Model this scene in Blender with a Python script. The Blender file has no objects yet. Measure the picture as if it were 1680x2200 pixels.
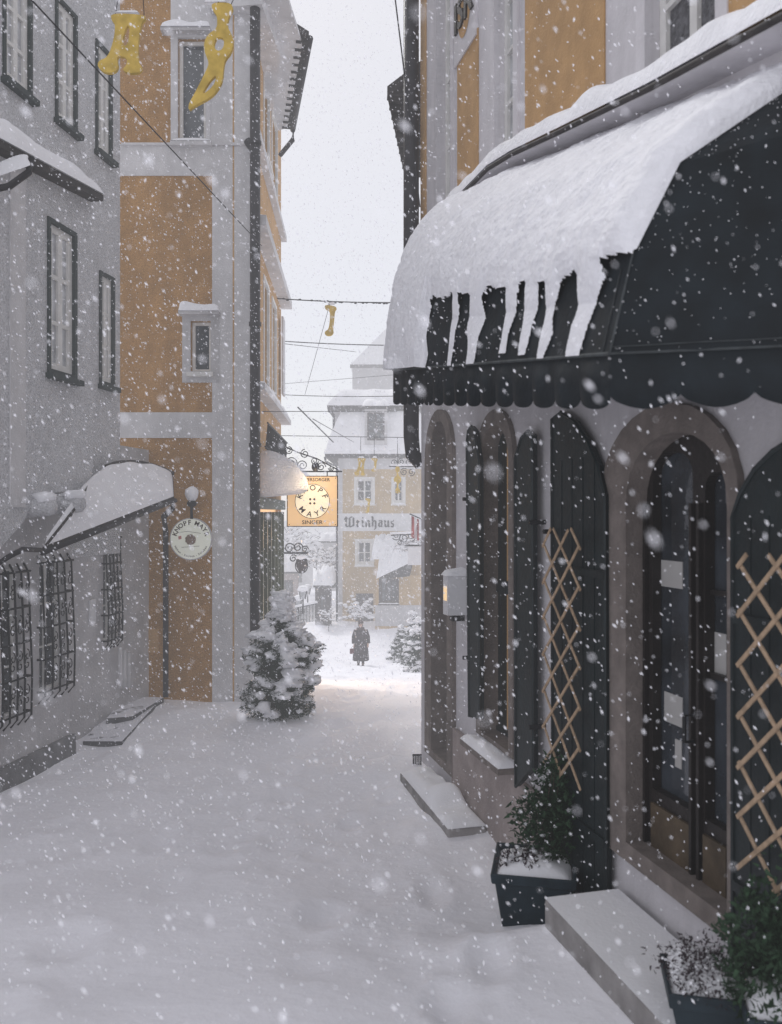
import bpy, bmesh, math, random
from mathutils import Vector, noise
random.seed(7)
PI=math.pi
C=bpy.context.scene.collection
EYE=2.0; F=1800.0; CX=840.0; CY=1100.0
def P(px,py,d): return Vector(((px-CX)/F*d, d, EYE+(CY-py)/F*d))
def rel(h): return EYE-h
def n3(x,y,z=0): return noise.noise(Vector((x,y,z)))

# ---------------- materials
MATS={}
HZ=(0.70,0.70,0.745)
def mat(name,col,rough=.8,var=.15,scale=4,bump=.3,bscale=60,metal=0,emit=None,estr=0,spec=.3,bdist=.01,grime=0,snowy=0,speck=0,alpha=1):
    if name in MATS: return MATS[name]
    m=bpy.data.materials.new(name); m.use_nodes=True
    nt=m.node_tree; N=nt.nodes; L=nt.links; N.clear()
    out=N.new('ShaderNodeOutputMaterial'); b=N.new('ShaderNodeBsdfPrincipled')
    g=N.new('ShaderNodeNewGeometry')
    nz=N.new('ShaderNodeTexNoise'); nz.inputs['Scale'].default_value=scale; nz.inputs['Detail'].default_value=6
    L.new(g.outputs['Position'],nz.inputs['Vector'])
    mr=N.new('ShaderNodeMapRange'); mr.inputs['From Min'].default_value=.3; mr.inputs['From Max'].default_value=.7
    L.new(nz.outputs['Fac'],mr.inputs['Value'])
    mx=N.new('ShaderNodeMix'); mx.data_type='RGBA'
    mx.inputs['A'].default_value=tuple(c*(1-var) for c in col)+(1,); mx.inputs['B'].default_value=tuple(min(1,c*(1+var)) for c in col)+(1,)
    L.new(mr.outputs['Result'],mx.inputs['Factor'])
    last=mx.outputs['Result']
    def over(fac,col2):
        nonlocal last
        m2=N.new('ShaderNodeMix'); m2.data_type='RGBA'; m2.inputs['B'].default_value=col2+(1,)
        L.new(fac,m2.inputs['Factor']); L.new(last,m2.inputs['A']); last=m2.outputs['Result']
    if grime:
        n2=N.new('ShaderNodeTexNoise'); n2.inputs['Scale'].default_value=.9; n2.inputs['Detail'].default_value=8; n2.inputs['Roughness'].default_value=.7
        mp=N.new('ShaderNodeMapping'); mp.inputs['Scale'].default_value=(1.5,1.5,.45)
        L.new(g.outputs['Position'],mp.inputs['Vector']); L.new(mp.outputs['Vector'],n2.inputs['Vector'])
        r2=N.new('ShaderNodeMapRange'); r2.inputs['From Min'].default_value=.42; r2.inputs['From Max'].default_value=.68
        r2.inputs['To Max'].default_value=grime
        L.new(n2.outputs['Fac'],r2.inputs['Value']); over(r2.outputs['Result'],tuple(c*.45 for c in col))
    if speck:
        n4=N.new('ShaderNodeTexNoise'); n4.inputs['Scale'].default_value=speck; n4.inputs['Detail'].default_value=3
        L.new(g.outputs['Position'],n4.inputs['Vector'])
        r4=N.new('ShaderNodeMapRange'); r4.inputs['From Min'].default_value=.45; r4.inputs['From Max'].default_value=.72; r4.inputs['To Max'].default_value=.55
        L.new(n4.outputs['Fac'],r4.inputs['Value']); over(r4.outputs['Result'],tuple(c*.5 for c in col))
    if snowy:
        sx=N.new('ShaderNodeSeparateXYZ'); L.new(g.outputs['Normal'],sx.inputs[0])
        ad=N.new('ShaderNodeMath'); ad.operation='MULTIPLY_ADD'; ad.inputs[1].default_value=.9; L.new(nz.outputs['Fac'],ad.inputs[0]); L.new(sx.outputs['Z'],ad.inputs[2])
        r3=N.new('ShaderNodeMapRange'); r3.inputs['From Min'].default_value=1.35-snowy; r3.inputs['From Max'].default_value=1.5-snowy
        L.new(ad.outputs[0],r3.inputs['Value']); over(r3.outputs['Result'],(.8,.8,.85))
    L.new(last,b.inputs['Base Color'])
    b.inputs['Roughness'].default_value=rough; b.inputs['Metallic'].default_value=metal
    b.inputs['Specular IOR Level'].default_value=spec; b.inputs['Alpha'].default_value=alpha
    if emit:
        b.inputs['Emission Color'].default_value=emit+(1,); b.inputs['Emission Strength'].default_value=estr
    if bump:
        nb=N.new('ShaderNodeTexNoise'); nb.inputs['Scale'].default_value=bscale; nb.inputs['Detail'].default_value=5
        L.new(g.outputs['Position'],nb.inputs['Vector'])
        bp=N.new('ShaderNodeBump'); bp.inputs['Strength'].default_value=bump; bp.inputs['Distance'].default_value=bdist
        L.new(nb.outputs['Fac'],bp.inputs['Height']); L.new(bp.outputs['Normal'],b.inputs['Normal'])
    # painted haze: sky-coloured emission mixed into the surface by distance down the street
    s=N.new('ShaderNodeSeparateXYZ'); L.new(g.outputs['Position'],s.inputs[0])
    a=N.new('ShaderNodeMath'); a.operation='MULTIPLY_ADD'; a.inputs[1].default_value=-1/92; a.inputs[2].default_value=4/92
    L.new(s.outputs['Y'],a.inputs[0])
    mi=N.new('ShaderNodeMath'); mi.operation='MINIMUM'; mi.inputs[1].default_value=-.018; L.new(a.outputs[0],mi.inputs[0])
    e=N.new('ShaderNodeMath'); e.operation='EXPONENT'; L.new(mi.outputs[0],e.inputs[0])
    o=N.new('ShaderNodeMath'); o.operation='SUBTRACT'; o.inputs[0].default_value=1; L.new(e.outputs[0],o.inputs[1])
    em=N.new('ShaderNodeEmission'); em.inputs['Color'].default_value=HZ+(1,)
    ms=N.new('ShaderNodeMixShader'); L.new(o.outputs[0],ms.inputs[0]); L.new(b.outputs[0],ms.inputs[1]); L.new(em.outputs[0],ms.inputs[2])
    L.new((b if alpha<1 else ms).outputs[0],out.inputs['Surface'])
    MATS[name]=m; return m
SNOW=mat('snow',(.87,.87,.90),.75,.03,3,.35,45,bdist=.01)
CSNOW=mat('clumped_snow',(.85,.85,.89),.8,.05,9,.8,34,bdist=.018)
GSNOW=mat('ground_snow',(.89,.885,.93),.7,.03,1.2,.45,11,bdist=.025)
ROUGH=mat('grey_roughcast',(.66,.66,.68),.95,.08,6,1,45,bdist=.03,grime=.15,speck=38)
GREYP=mat('grey_plaster',(.52,.51,.52),.9,.12,3,.5,30,grime=.4)
DAMP=mat('damp_plinth_plaster',(.22,.22,.225),.9,.2,5,.6,30,grime=.4)
YEL=mat('ochre_render',(.47,.265,.105),.95,.14,5,1,55,bdist=.025,grime=.35,speck=42)
YELR=mat('ochre_paint',(.51,.315,.15),.9,.12,5,.6,50,grime=.35)
WHT=mat('white_plaster',(.62,.61,.62),.9,.08,4,.6,45,grime=.35)
WHTR=mat('white_wall',(.63,.61,.635),.9,.06,4,.4,40,grime=.35)
PINK=mat('worn_plinth',(.38,.325,.31),.9,.15,5,.6,40,grime=.4)
STONE=mat('grey_brown_stone',(.215,.185,.17),.9,.22,7,.7,50,grime=.45)
DSTONE=mat('dark_stone',(.10,.10,.105),.9,.3,6,.7,30,snowy=.12)
STEP=mat('step_stone',(.30,.285,.28),.9,.25,6,.7,40,snowy=.10)
GREEN=mat('green_shutter',(.006,.013,.015),.5,.3,6,.3,30,spec=.4)
WINDK=mat('dark_window_trim',(.05,.062,.062),.7,.2,8,.3,40)
WFR=mat('white_window_frame',(.68,.67,.65),.6,.08,6,.2,40)
BRN=mat('brown_wood',(.020,.016,.015),.45,.3,6,.4,30)
OCHW=mat('ochre_wood',(.09,.065,.04),.6,.3,6,.4,30)
GLS=mat('window_glass',(.035,.042,.052),.04,.6,3,.12,5,spec=1.0,bdist=.02)
GLSC=mat('curtained_glass',(.42,.43,.45),.12,.35,5,.1,8,spec=.7)
IRON=mat('black_iron',(.02,.021,.024),.5,.3,10,.3,60,metal=.3)
PIPE=mat('dark_downpipe',(.035,.033,.038),.5,.35,8,.3,30,metal=.2)
ROOFD=mat('dark_roof_edge',(.05,.045,.045),.8,.3,8,.6,25)
AWN=mat('awning_cloth',(.0075,.012,.016),.75,.4,5,.4,25,spec=.25)
AWNS=mat('faded_awning_stripe',(.05,.058,.062),.8,.35,14,.4,30)
GOLD=mat('gold_ornament',(.55,.39,.09),.65,.25,9,.4,20,emit=(.8,.5,.05),estr=.03,snowy=.25)  # faint glow built into the gold, though the ornaments are not lamps
LATH=mat('pale_wood_lath',(.42,.30,.20),.7,.25,20,.4,50)
POT=mat('teal_planter',(.018,.032,.042),.6,.3,6,.3,30)
NEED=mat('fir_needles',(.022,.040,.026),.8,.4,14,0)
BUSH=mat('shrub_leaves',(.024,.055,.026),.75,.5,20,0)
HEATH=mat('heather_sprigs',(.05,.036,.042),.85,.5,25,0)
BARK=mat('bark',(.07,.05,.04),.95,.3,12,.6,30)
WIRE=mat('dark_wire',(.04,.04,.045),.6,.1,5,0)
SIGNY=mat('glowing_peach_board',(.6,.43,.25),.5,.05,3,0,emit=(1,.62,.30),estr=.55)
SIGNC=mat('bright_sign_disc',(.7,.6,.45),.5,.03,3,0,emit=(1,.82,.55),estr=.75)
SIGNB=mat('sign_brown_paint',(.055,.035,.025),.8,.1,3,0,spec=.1)
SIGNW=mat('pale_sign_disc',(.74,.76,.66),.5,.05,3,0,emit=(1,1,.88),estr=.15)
RED=mat('red_paint',(.36,.06,.06),.7,.2,5,0)
YARN=mat('yarn_brown',(.30,.22,.17),.9,.3,60,.5,90)
WARM=mat('warm_shop_glass',(.3,.2,.12),.3,.6,4,0,emit=(1,.58,.25),estr=.8)
WARMD=mat('dim_warm_glass',(.06,.045,.035),.1,.7,5,0,emit=(1,.6,.28),estr=.16)
LAMPG=mat('lamp_glow',(.9,.7,.4),.3,.1,5,0,emit=(1,.66,.35),estr=.6)
PAPER=mat('paper',(.44,.43,.42),.7,.05,5,0)
MBOX=mat('white_metal',(.68,.68,.70),.5,.06,5,0)
BEIGE=mat('beige_render',(.50,.37,.21),.9,.12,1.5,.4,20,grime=.3)
ORNG=mat('amber_render',(.50,.35,.18),.9,.14,1.5,.4,20,grime=.3)
FARD=mat('far_dark_wood',(.06,.048,.048),.8,.2,3,.3,20)
COAT=mat('dark_coat',(.045,.036,.042),.9,.7,16,.5,60)
FUR=mat('fur',(.09,.065,.06),.95,.4,40,.8,120)
SKIN=mat('skin',(.50,.32,.25),.6,.05,5,0)
BAGM=mat('maroon_leather',(.10,.02,.03),.5,.2,10,0)
FLAKE=mat('snowflake',(.92,.92,.95),.9,.02,5,0,emit=(.9,.9,1),estr=.16,alpha=.66)  # flakes brightened by a slight emission of their own, besides the scene light

# ---------------- mesh helpers
ROOT={}
class MB:
    def __init__(s): s.v=[]; s.f=[]
    def add(s,vs,fs):
        n=len(s.v); s.v+= [tuple(v) for v in vs]; s.f+= [tuple(i+n for i in f) for f in fs]; return s
    def quad(s,a,b,c,d): return s.add([a,b,c,d],[(0,1,2,3)])
    def box(s,o,a,b,c):
        o,a,b,c=Vector(o),Vector(a),Vector(b),Vector(c)
        vs=[o,o+a,o+a+b,o+b,o+c,o+a+c,o+a+b+c,o+b+c]
        return s.add(vs,[(0,3,2,1),(4,5,6,7),(0,1,5,4),(1,2,6,5),(2,3,7,6),(3,0,4,7)])
    def wbox(s,W,u0,u1,z0,z1,o0,o1):
        a=W.pt(u0,z0,o0); return s.box(a,W.pt(u1,z0,o0)-a,W.pt(u0,z1,o0)-a,W.pt(u0,z0,o1)-a)
    def prism(s,pts,vec):
        n=len(pts); vec=Vector(vec); vs=[Vector(p) for p in pts]+[Vector(p)+vec for p in pts]
        return s.add(vs,[tuple(range(n))[::-1],tuple(range(n,2*n))]+[(i,(i+1)%n,(i+1)%n+n,i+n) for i in range(n)])
    def tube(s,pts,r,k=6,r2=None):
        pts=[Vector(p) for p in pts]; n=len(pts); rings=[]
        for i,p in enumerate(pts):
            d=(pts[min(i+1,n-1)]-pts[max(i-1,0)]); d=d.normalized() if d.length>1e-9 else Vector((0,0,1))
            up=Vector((0,0,1)) if abs(d.z)<.9 else Vector((1,0,0))
            x=d.cross(up).normalized(); y=d.cross(x)
            rr=r if r2 is None else r+(r2-r)*i/(n-1)
            rings.append([p+(x*math.cos(2*PI*j/k)+y*math.sin(2*PI*j/k))*rr for j in range(k)])
        vs=[v for q in rings for v in q]; fs=[]
        for i in range(n-1):
            for j in range(k): fs.append((i*k+j,i*k+(j+1)%k,(i+1)*k+(j+1)%k,(i+1)*k+j))
        fs.append(tuple(range(k))[::-1]); fs.append(tuple(range((n-1)*k,n*k)))
        return s.add(vs,fs)
    def mesh2d(s,me,fn):
        return s.add([fn(v.co.x,v.co.y,v.co.z) for v in me.vertices],[tuple(p.vertices) for p in me.polygons])
    def lump(s,c,rx,ry,rz,nz=.25,seed=0,fr=2.0):
        vs=[]
        for v in ICO[0]:
            k=1+nz*noise.noise(Vector((v[0]*fr+seed,v[1]*fr+seed*1.7,v[2]*fr)))
            vs.append((c[0]+v[0]*rx*k,c[1]+v[1]*ry*k,c[2]+v[2]*rz*k))
        return s.add(vs,ICO[1])
    def sheet(s,fn,ns,nt,h,seed=0,rag=.3,pw=.5,up=Vector((0,0,1))):
        n=len(s.v)
        for i in range(ns+1):
            for j in range(nt+1):
                a,b=i/ns,j/nt; p=Vector(fn(a,b))
                e=(max(0,1-abs(2*a-1)**6)*max(0,1-abs(2*b-1)**4))**pw
                k=1+rag*n3(p.x*3+seed,p.y*3,p.z*3)*2
                s.v.append(tuple(p+up*(h*e*k+.004)))
        for i in range(ns):
            for j in range(nt):
                q=n+i*(nt+1)+j; s.f.append((q,q+1,q+nt+2,q+nt+1))
        return s
    def build(s,name,m,parent=None,smooth=False,clean=True):
        me=bpy.data.meshes.new(name)
        if parent is None:
            xs=[v[0] for v in s.v]; ys=[v[1] for v in s.v]; zs=[v[2] for v in s.v]
            loc=Vector(((min(xs)+max(xs))/2,(min(ys)+max(ys))/2,min(zs)))
        else: loc=ROOT[parent.name]
        me.from_pydata([(v[0]-loc.x,v[1]-loc.y,v[2]-loc.z) for v in s.v],[],s.f); me.update()
        if clean:
            bm=bmesh.new(); bm.from_mesh(me); bmesh.ops.remove_doubles(bm,verts=bm.verts,dist=1e-5)
            bmesh.ops.recalc_face_normals(bm,faces=bm.faces); bm.to_mesh(me); bm.free()
        if smooth:
            for p in me.polygons: p.use_smooth=True
        me.materials.append(m)
        o=bpy.data.objects.new(name,me); C.objects.link(o); ROOT[o.name]=loc.copy()
        if parent: o.parent=parent
        else: o.location=loc
        return o
bm=bmesh.new(); bmesh.ops.create_icosphere(bm,subdivisions=2,radius=1)
ICO=([tuple(v.co) for v in bm.verts],[tuple(v.index for v in f.verts) for f in bm.faces]); bm.free()
def tag(o,label,cat=None,group=None,kind=None):
    o['label']=label
    if cat: o['category']=cat
    if group: o['group']=group
    if kind: o['kind']=kind
    return o
def empty(name,loc,label,cat,group=None):
    o=bpy.data.objects.new(name,None); C.objects.link(o); o.location=loc; o.empty_display_size=.2
    ROOT[o.name]=Vector(loc); return tag(o,label,cat,group)
def fill2d(polys,th):
    c=bpy.data.curves.new('c','CURVE'); c.dimensions='2D'; c.fill_mode='BOTH'; c.extrude=th/2
    for p in polys:
        sp=c.splines.new('POLY'); sp.points.add(len(p)-1); sp.use_cyclic_u=True
        for i,q in enumerate(p): sp.points[i].co=(q[0],q[1],0,1)
    o=bpy.data.objects.new('c',c); me=bpy.data.meshes.new_from_object(o); bpy.data.objects.remove(o); return me
def text2d(t,size,th=.004,bold=0,shear=0):
    c=bpy.data.curves.new('t','FONT'); c.body=t; c.size=size; c.extrude=th/2; c.align_x='CENTER'; c.align_y='CENTER'; c.offset=bold; c.shear=shear; c.resolution_u=3
    o=bpy.data.objects.new('t',c); me=bpy.data.meshes.new_from_object(o); bpy.data.objects.remove(o); return me
def frame(o,r,u,n): return lambda x,y,z: o+r*x+u*y+n*z
class Wall:
    def __init__(s,a,b):
        s.a=Vector((a[0],a[1],0)); t=Vector((b[0]-a[0],b[1]-a[1],0)); s.len=t.length; s.t=t.normalized()
        n=Vector((s.t.y,-s.t.x,0)); s.n=n if n.dot(-s.a)>0 else -n
    def pt(s,u,z,off=0): return s.a+s.t*u+s.n*off+Vector((0,0,z))
    def ud(s,px,off=0):
        a=s.a+s.n*off; r=(px-CX)/F
        u=(r*a.y-a.x)/(s.t.x-r*s.t.y); return u,a.y+s.t.y*u
    def uz(s,px,py,off=0):
        u,d=s.ud(px,off); return u,EYE+(CY-py)/F*d
    def P(s,px,py,off=0):
        u,z=s.uz(px,py,off); return s.pt(u,z,off)
def wall_mb(W,outer,holes,off,th):
    return MB().mesh2d(fill2d([outer]+holes,th),lambda x,y,z:W.pt(x,y,off-th/2+z))
def rect(u0,u1,z0,z1):
    u0,u1=min(u0,u1),max(u0,u1); z0,z1=min(z0,z1),max(z0,z1)
    return [(u0,z0),(u1,z0),(u1,z1),(u0,z1)]
def inset(r,d): return rect(r[0][0]+d,r[2][0]-d,r[0][1]+d,r[2][1]-d)
def arch(u0,u1,z0,z1,k=1.0,n=14):
    u0,u1=min(u0,u1),max(u0,u1); w=(u1-u0)/2; c=(u0+u1)/2; zs=z1-w*k
    pts=[(u0,z0),(u1,z0)]
    for i in range(n+1):
        a=PI*i/n; pts.append((c+w*math.cos(a),zs+w*k*math.sin(a)**.85 if 0<i<n else zs))
    return pts
def grow(poly,d):
    c=(sum(p[0] for p in poly)/len(poly),sum(p[1] for p in poly)/len(poly))
    return [(p[0]+(d if p[0]>c[0] else -d),p[1]+(d if p[1]>c[1] else -d)) for p in poly]
def window(W,r,parent,fm,gm,trim=None,cols=2,rows=3,depth=.12,fw=.05,sill=True,snow=False,tw=.06,name='window'):
    u0,u1,z0,z1=r[0][0],r[2][0],r[0][1],r[2][1]
    holes=[]; cw=(u1-u0-fw)/cols; rh=(z1-z0-fw)/rows
    for i in range(cols):
        for j in range(rows):
            holes.append(rect(u0+fw+i*cw,u0+(i+1)*cw,z0+fw+j*rh+(0 if j==0 else -fw*.45),z0+(j+1)*rh))
    fr=wall_mb(W,rect(u0+.002,u1-.002,z0+.002,z1-.002),holes,-depth,.05).build(name,fm,parent)
    MB().wbox(W,u0+.01,u1-.01,z0+.01,z1-.01,-depth-.04,-depth-.03).build('pane',gm,fr)
    if trim:
        wall_mb(W,rect(u0-tw,u1+tw,z0-tw,z1+tw),[inset(r,.003)],.025,.05).build('surround',trim,fr)
    if sill:
        MB().wbox(W,u0-tw-.03,u1+tw+.03,z0-tw-.07,z0-tw-.004,-.02,.10).build('sill',trim or fm,fr)
    if snow:
        MB().sheet(lambda a,b:W.pt(u0-tw-.03+(u1-u0+2*tw+.06)*a,z0-tw-.004,-.02+.13*b),14,5,.05).build('snow_cap',SNOW,fr,True)
    return fr
def cl(x,a=0,b=1): return max(a,min(b,x))
# ---------------- ground
HP=[(-10,1.0),(0,2.0),(4,2.56),(6,2.88),(8,3.08),(11,3.1),(13.5,2.98),(16,3.3),(20,3.98),(26,5.0),(32.6,5.97),(38,6.1),(47,6.14),(80,6.2),(900,6.2)]
def hl(d):
    for (a,x),(b,y) in zip(HP,HP[1:]):
        if d<=b: return x+(y-x)*(d-a)/(b-a)
    return HP[-1][1]
def hd(d): return sum(hl(d+k*.35) for k in range(-3,4))/7
prints=[]
for path in [((-1.2,5),(-.6,13),.5),((.5,4.5),(-.4,13),.45),((-.3,13.5),(-1.2,32),.6),((-.2,14),(-.6,30),.6),((-3,8),(.4,7),.5),((-.8,15),(-1.6,31),.6),((-1.8,4.5),(-1.2,12),.48),((-.2,5),(-2.4,12),.5),((-.1,14),(-1.0,31),.55),((-.5,14),(-1.4,30),.5)]:
    (x0,y0),(x1,y1),st=path; L_=math.hypot(x1-x0,y1-y0); n=int(L_/st)
    for i in range(n):
        t=i/n; s=.13*(1 if i%2 else -1)
        prints.append((x0+(x1-x0)*t+s+random.uniform(-.1,.1)+.5*n3(t*3,x0),y0+(y1-y0)*t+random.uniform(-.12,.12),random.choice((.15,.3,.5,.9))*random.uniform(.8,1.2),random.uniform(.09,.16),random.uniform(.16,.34)))
def G(x,y):
    z=rel(hd(y))
    if y<60:
        z+=(.06*n3(x*.6,y*.55)+.06*n3(x*1.3+2*n3(x*.5,y*.5),y*.9,3)+.022*n3(x*3.0+n3(x,y),y*2.0,7)+.008*abs(n3(x*7,y*5,9)))
    if 3<y<10.2:
        s=(2.83-.25*y-x)/1.03; wgt=cl(1.4-s)*cl((5.6-y)/.4)
        t_=rel(2.54)
        if wgt>0: z=z+(max(min(z,rel(2.52)),t_)-z)*wgt
        z+=cl(1-(s-.3)/1.1)*.13*cl((y-7)/.8)
    return z
def lin(a,b,st):
    n=max(1,int((b-a)/st)); return [a+(b-a)*i/n for i in range(n)]
ys=lin(-6,3.5,.5)+lin(3.5,14,.05)+lin(14,36,.14)+lin(36,60,1)+lin(60,120,8)+[120,250,600]
xs=[-400,-120,-40]+lin(-20,-6,1)+lin(-6,3.6,.05)+lin(3.6,12,.8)+[12,20,40,120,400]
mb=MB(); nx=len(xs)
grid={}
for p in prints: grid.setdefault((int(p[0]//1),int(p[1]//1)),[]).append(p)
for y in ys:
    for x in xs:
        z=G(x,y)
        if -6<x<4 and 3.5<y<33:
            cx,cy=int(x//1),int(y//1)
            for a in (-1,0,1):
                for b in (-1,0,1):
                    for (fx,fy,dp,wx,wy) in grid.get((cx+a,cy+b),()):
                        r2=((x-fx)/wx)**2+((y-fy)/wy)**2
                        if r2<6: z+=dp*(-.058*math.exp(-r2)+.020*math.exp(-(r2-2.4)**2))
        mb.v.append((x,y,z))
for i in range(len(ys)-1):
    for j in range(nx-1):
        q=i*nx+j; mb.f.append((q,q+1,q+nx+1,q+nx))
g=mb.build('ground',GSNOW,None,True,False); tag(g,'trodden snow covering the sloping lane','ground',kind='structure')

# ---------------- LEFT grey house
Lw=Wall((-4.43-.17*4.5,5.0),(-4.43+.17*4.2,13.7))
house=empty('grey_house',Lw.pt(4,rel(3.1)),'grey roughcast house with projecting bay and barred windows on the left','house')
def R_(W,x0,x1,y0,y1,off=0):
    xm=(x0+x1)/2; ua,_=W.uz(x0,y0,off); ub,_=W.uz(x1,y0,off); _,za=W.uz(xm,y0,off); _,zb=W.uz(xm,y1,off)
    return rect(ua,ub,za,zb)
w_up=[R_(Lw,10,62,-60,182),R_(Lw,122,160,18,264),R_(Lw,208,236,108,328)]
w_mid=R_(Lw,216,241,596,822)
uend=Lw.ud(258)[0]
wall_mb(Lw,rect(0,uend,rel(1.2)+.6,EYE+9),w_up+[w_mid],0,.3).build('wall',ROUGH,house)
for r in w_up+[w_mid]: window(Lw,r,house,WFR,GLSC,WINDK,2,3,.02,.08,tw=.045)
BO=.4
ub=Lw.ud(200,BO)[0]; ub2=Lw.ud(219,BO+.15)[0]
zr=lambda u:EYE+3.95-.10*(ub2-u)
wb=R_(Lw,106,158,492,800,BO)
un=Lw.uz(-260,1250,BO)[0]
bo=[(ub,zr(ub)),(ub,Lw.uz(196,1000,BO)[1]),(Lw.uz(192,1052,BO)),(Lw.uz(120,1058,BO)),(Lw.uz(72,1068,BO)),(Lw.uz(52,1120,BO)),(Lw.uz(0,1178,BO)),(Lw.uz(-260,1250,BO)),(un,zr(un))]
wall_mb(Lw,bo,[wb],BO,.12).build('bay_front',ROUGH,house)
MB().wbox(Lw,ub-.12,ub-.002,EYE+.45,zr(ub)-.002,0,BO-.122).build('bay_side',ROUGH,house)
class Off:
    def __init__(s,W,o): s.W=W;s.o=o
    def pt(s,u,z,off=0): return s.W.pt(u,z,off+s.o)
window(Off(Lw,BO),wb,house,WFR,GLSC,WINDK,2,3,.02,.09,tw=.05)
pp=R_(Lw,20,52,340,1090,BO)
MB().wbox(Lw,pp[0][0],pp[2][0],pp[0][1],pp[2][1],BO+.001,BO+.02).build('plaster_strip',WHT,house)
a=Lw.pt(0,zr(0),-.05); MB().box(a,Lw.pt(ub2,zr(ub2),-.05)-a,Lw.n*(BO+.22),(0,0,.08)).build('bay_roof',ROOFD,house)
MB().sheet(lambda a,b:Lw.pt(ub2*a,zr(ub2*a)+.08+.22*(1-b)**1.2,.02+(BO+.17)*b),60,12,.22,rag=.2,pw=.35).build('bay_roof_snow',SNOW,house,True)
MB().tube([P(-20,408,8.3),P(20,400,8.35),P(62,370,8.5),P(68,340,8.55)],.035,8).build('gutter',PIPE,house,True)
MB().sheet(lambda a,b:P(-40+105*a,392-36*a-14*b,8.4+.3*b),16,6,.09).build('gutter_snow',SNOW,house,True)
for i,(x,y) in enumerate([(100,1088),(163,1082)]):
    c=P(x,y,9.5 if i==0 else 10.0)
    q=MB()
    for k in range(8):
        q.lump(c+Lw.n*(-.3+.045*k)+Vector((0,0,0)),.13-.003*k,.13,.14-.004*k,.06,i)
    cb=q.build('corbel',ROUGH,house,True)
    MB().lump(c+Lw.n*-.02+Vector((0,0,.10)),.135,.15,.07,.4,i+3).build('corbel_snow',SNOW,cb,True)
g1=R_(Lw,-8,46,1222,1545,.08); g2=R_(Lw,84,140,1200,1482,.08)
uA=Lw.ud(150,.08)[0]; g3=R_(Lw,221,246,1150,1378,-.15)
wall_mb(Lw,rect(0,uA,rel(3.6),EYE+.75),[g1,g2],.08,.22).build('ground_floor_wall',GREYP,house)
uB=Lw.ud(262,-.15)[0]
wall_mb(Lw,rect(uA,uB+.9,rel(3.6),EYE+1.0),[g3],-.15,.2).build('recessed_wall',GREYP,house)
zpl=Lw.uz(80,1572)[1]-.18
MB().wbox(Lw,0,uA+.03,rel(3.6),zpl,.082,.15).build('plinth',DAMP,house)
def grille(W,r,off,parent):
    u0,u1,z0,z1=r[0][0]-.04,r[2][0]+.04,r[0][1]-.05,r[2][1]+.05
    q=MB(); nb=4
    for i in range(nb+1):
        u=u0+(u1-u0)*i/nb
        q.tube([W.pt(u,z0-.05,off+.02),W.pt(u,z0+.04,off+.10),W.pt(u,z0+(z1-z0)*.3,off+.11),W.pt(u,z1-.1,off+.06),W.pt(u,z1,off)],.013,5)
    for j in range(5):
        t=.05+.90*j/4; z=z0+(z1-z0)*t; o=off+.09
        q.tube([W.pt(u0,z,off),W.pt(u0,z,o),W.pt(u1,z,o),W.pt(u1,z,off)],.013,5)
        if j<4:
            for i in range(nb):
                u=u0+(u1-u0)*(i+.5)/nb; zc=z+(z1-z0)*.11
                for sg in (-1,1):
                    q.tube([W.pt(u+sg*(.012+.05*(1-k/14))*math.sin(k*.55)*.8,zc+sg*.05+.07*(1-k/14)*math.cos(k*.55),o+.005) for k in range(13)],.007,4)
    q.build('window_grille',IRON,parent,True)
for r,o in((g1,.08),(g2,.08),(g3,-.15)):
    fr=window(Off(Lw,o),r,house,WFR,GLS,None,2,3,.1,.035,sill=False); grille(Lw,r,o,fr)
a=R_(Lw,50,66,1462,1535,.08); MB().wbox(Lw,a[0][0],a[2][0],a[0][1],a[2][1],.082,.10).build('meter_hatch',GREYP,house)
a=R_(Lw,190,202,1288,1340,-.15); MB().wbox(Lw,a[0][0],a[2][0],a[0][1],a[2][1],-.148,-.12).build('notice_plate',MBOX,house)
for k in range(3): MB().tube([Lw.P(258+9*k,1390+6*k,-.05),Lw.P(258+9*k,1478,-.05)],.035,8).build('conduit_pipe',WHT,house,True)
# lean-to canopy
A=P(90,1178,9.3);B=P(374,1068,12.5)
T_=[P(172,1078,10.0),P(195,1012,10.9),P(262,972,12.6),P(372,1024,13.35)]
def bz(p,t): return p[0]*(1-t)**3+p[1]*3*t*(1-t)**2+p[2]*3*t*t*(1-t)+p[3]*t**3
def cf(a,b,up=0): return A.lerp(B,a).lerp(bz(T_,a),b)+Vector((0,0,up))
q=MB(); n_=16
for k in (0,-.05):
    for i in range(n_+1): q.v.append(tuple(cf(i/n_,0,k)))
    for i in range(n_+1): q.v.append(tuple(cf(i/n_,1,k+.02)))
m_=n_+1
for i in range(n_):
    q.f+=[(i,i+1,m_+i+1,m_+i),(2*m_+i,3*m_+i,3*m_+i+1,2*m_+i+1),(i,2*m_+i,2*m_+i+1,i+1),(m_+i,m_+i+1,3*m_+i+1,3*m_+i)]
q.f+=[(n_,m_+n_,3*m_+n_,2*m_+n_),(0,2*m_,3*m_,m_)]
rf=q.build('canopy_roof',ROOFD,house)
MB().sheet(lambda a,b:cf(.005+.99*a,b*.93,.010),90,24,.13,rag=.12,pw=.22).build('snow_cap',SNOW,rf,True)
MB().tube([bz(T_,t/12)+Vector((0,0,.05)) for t in range(5,13)],.035,6).build('ridge_edge',ROOFD,house)
MB().tube([A+Vector((0,0,-.05)),A.lerp(B,.5)+Vector((0,0,-.06)),B+Vector((.02,0,-.05))],.035,8).build('gutter',PIPE,house,True)
MB().tube([P(374,1072,12.6),P(370,1092,12.65),P(352,1110,12.9),P(356,1140,13.2),P(356,1497,13.2)],.045,8).build('downpipe',PIPE,house,True)
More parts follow.
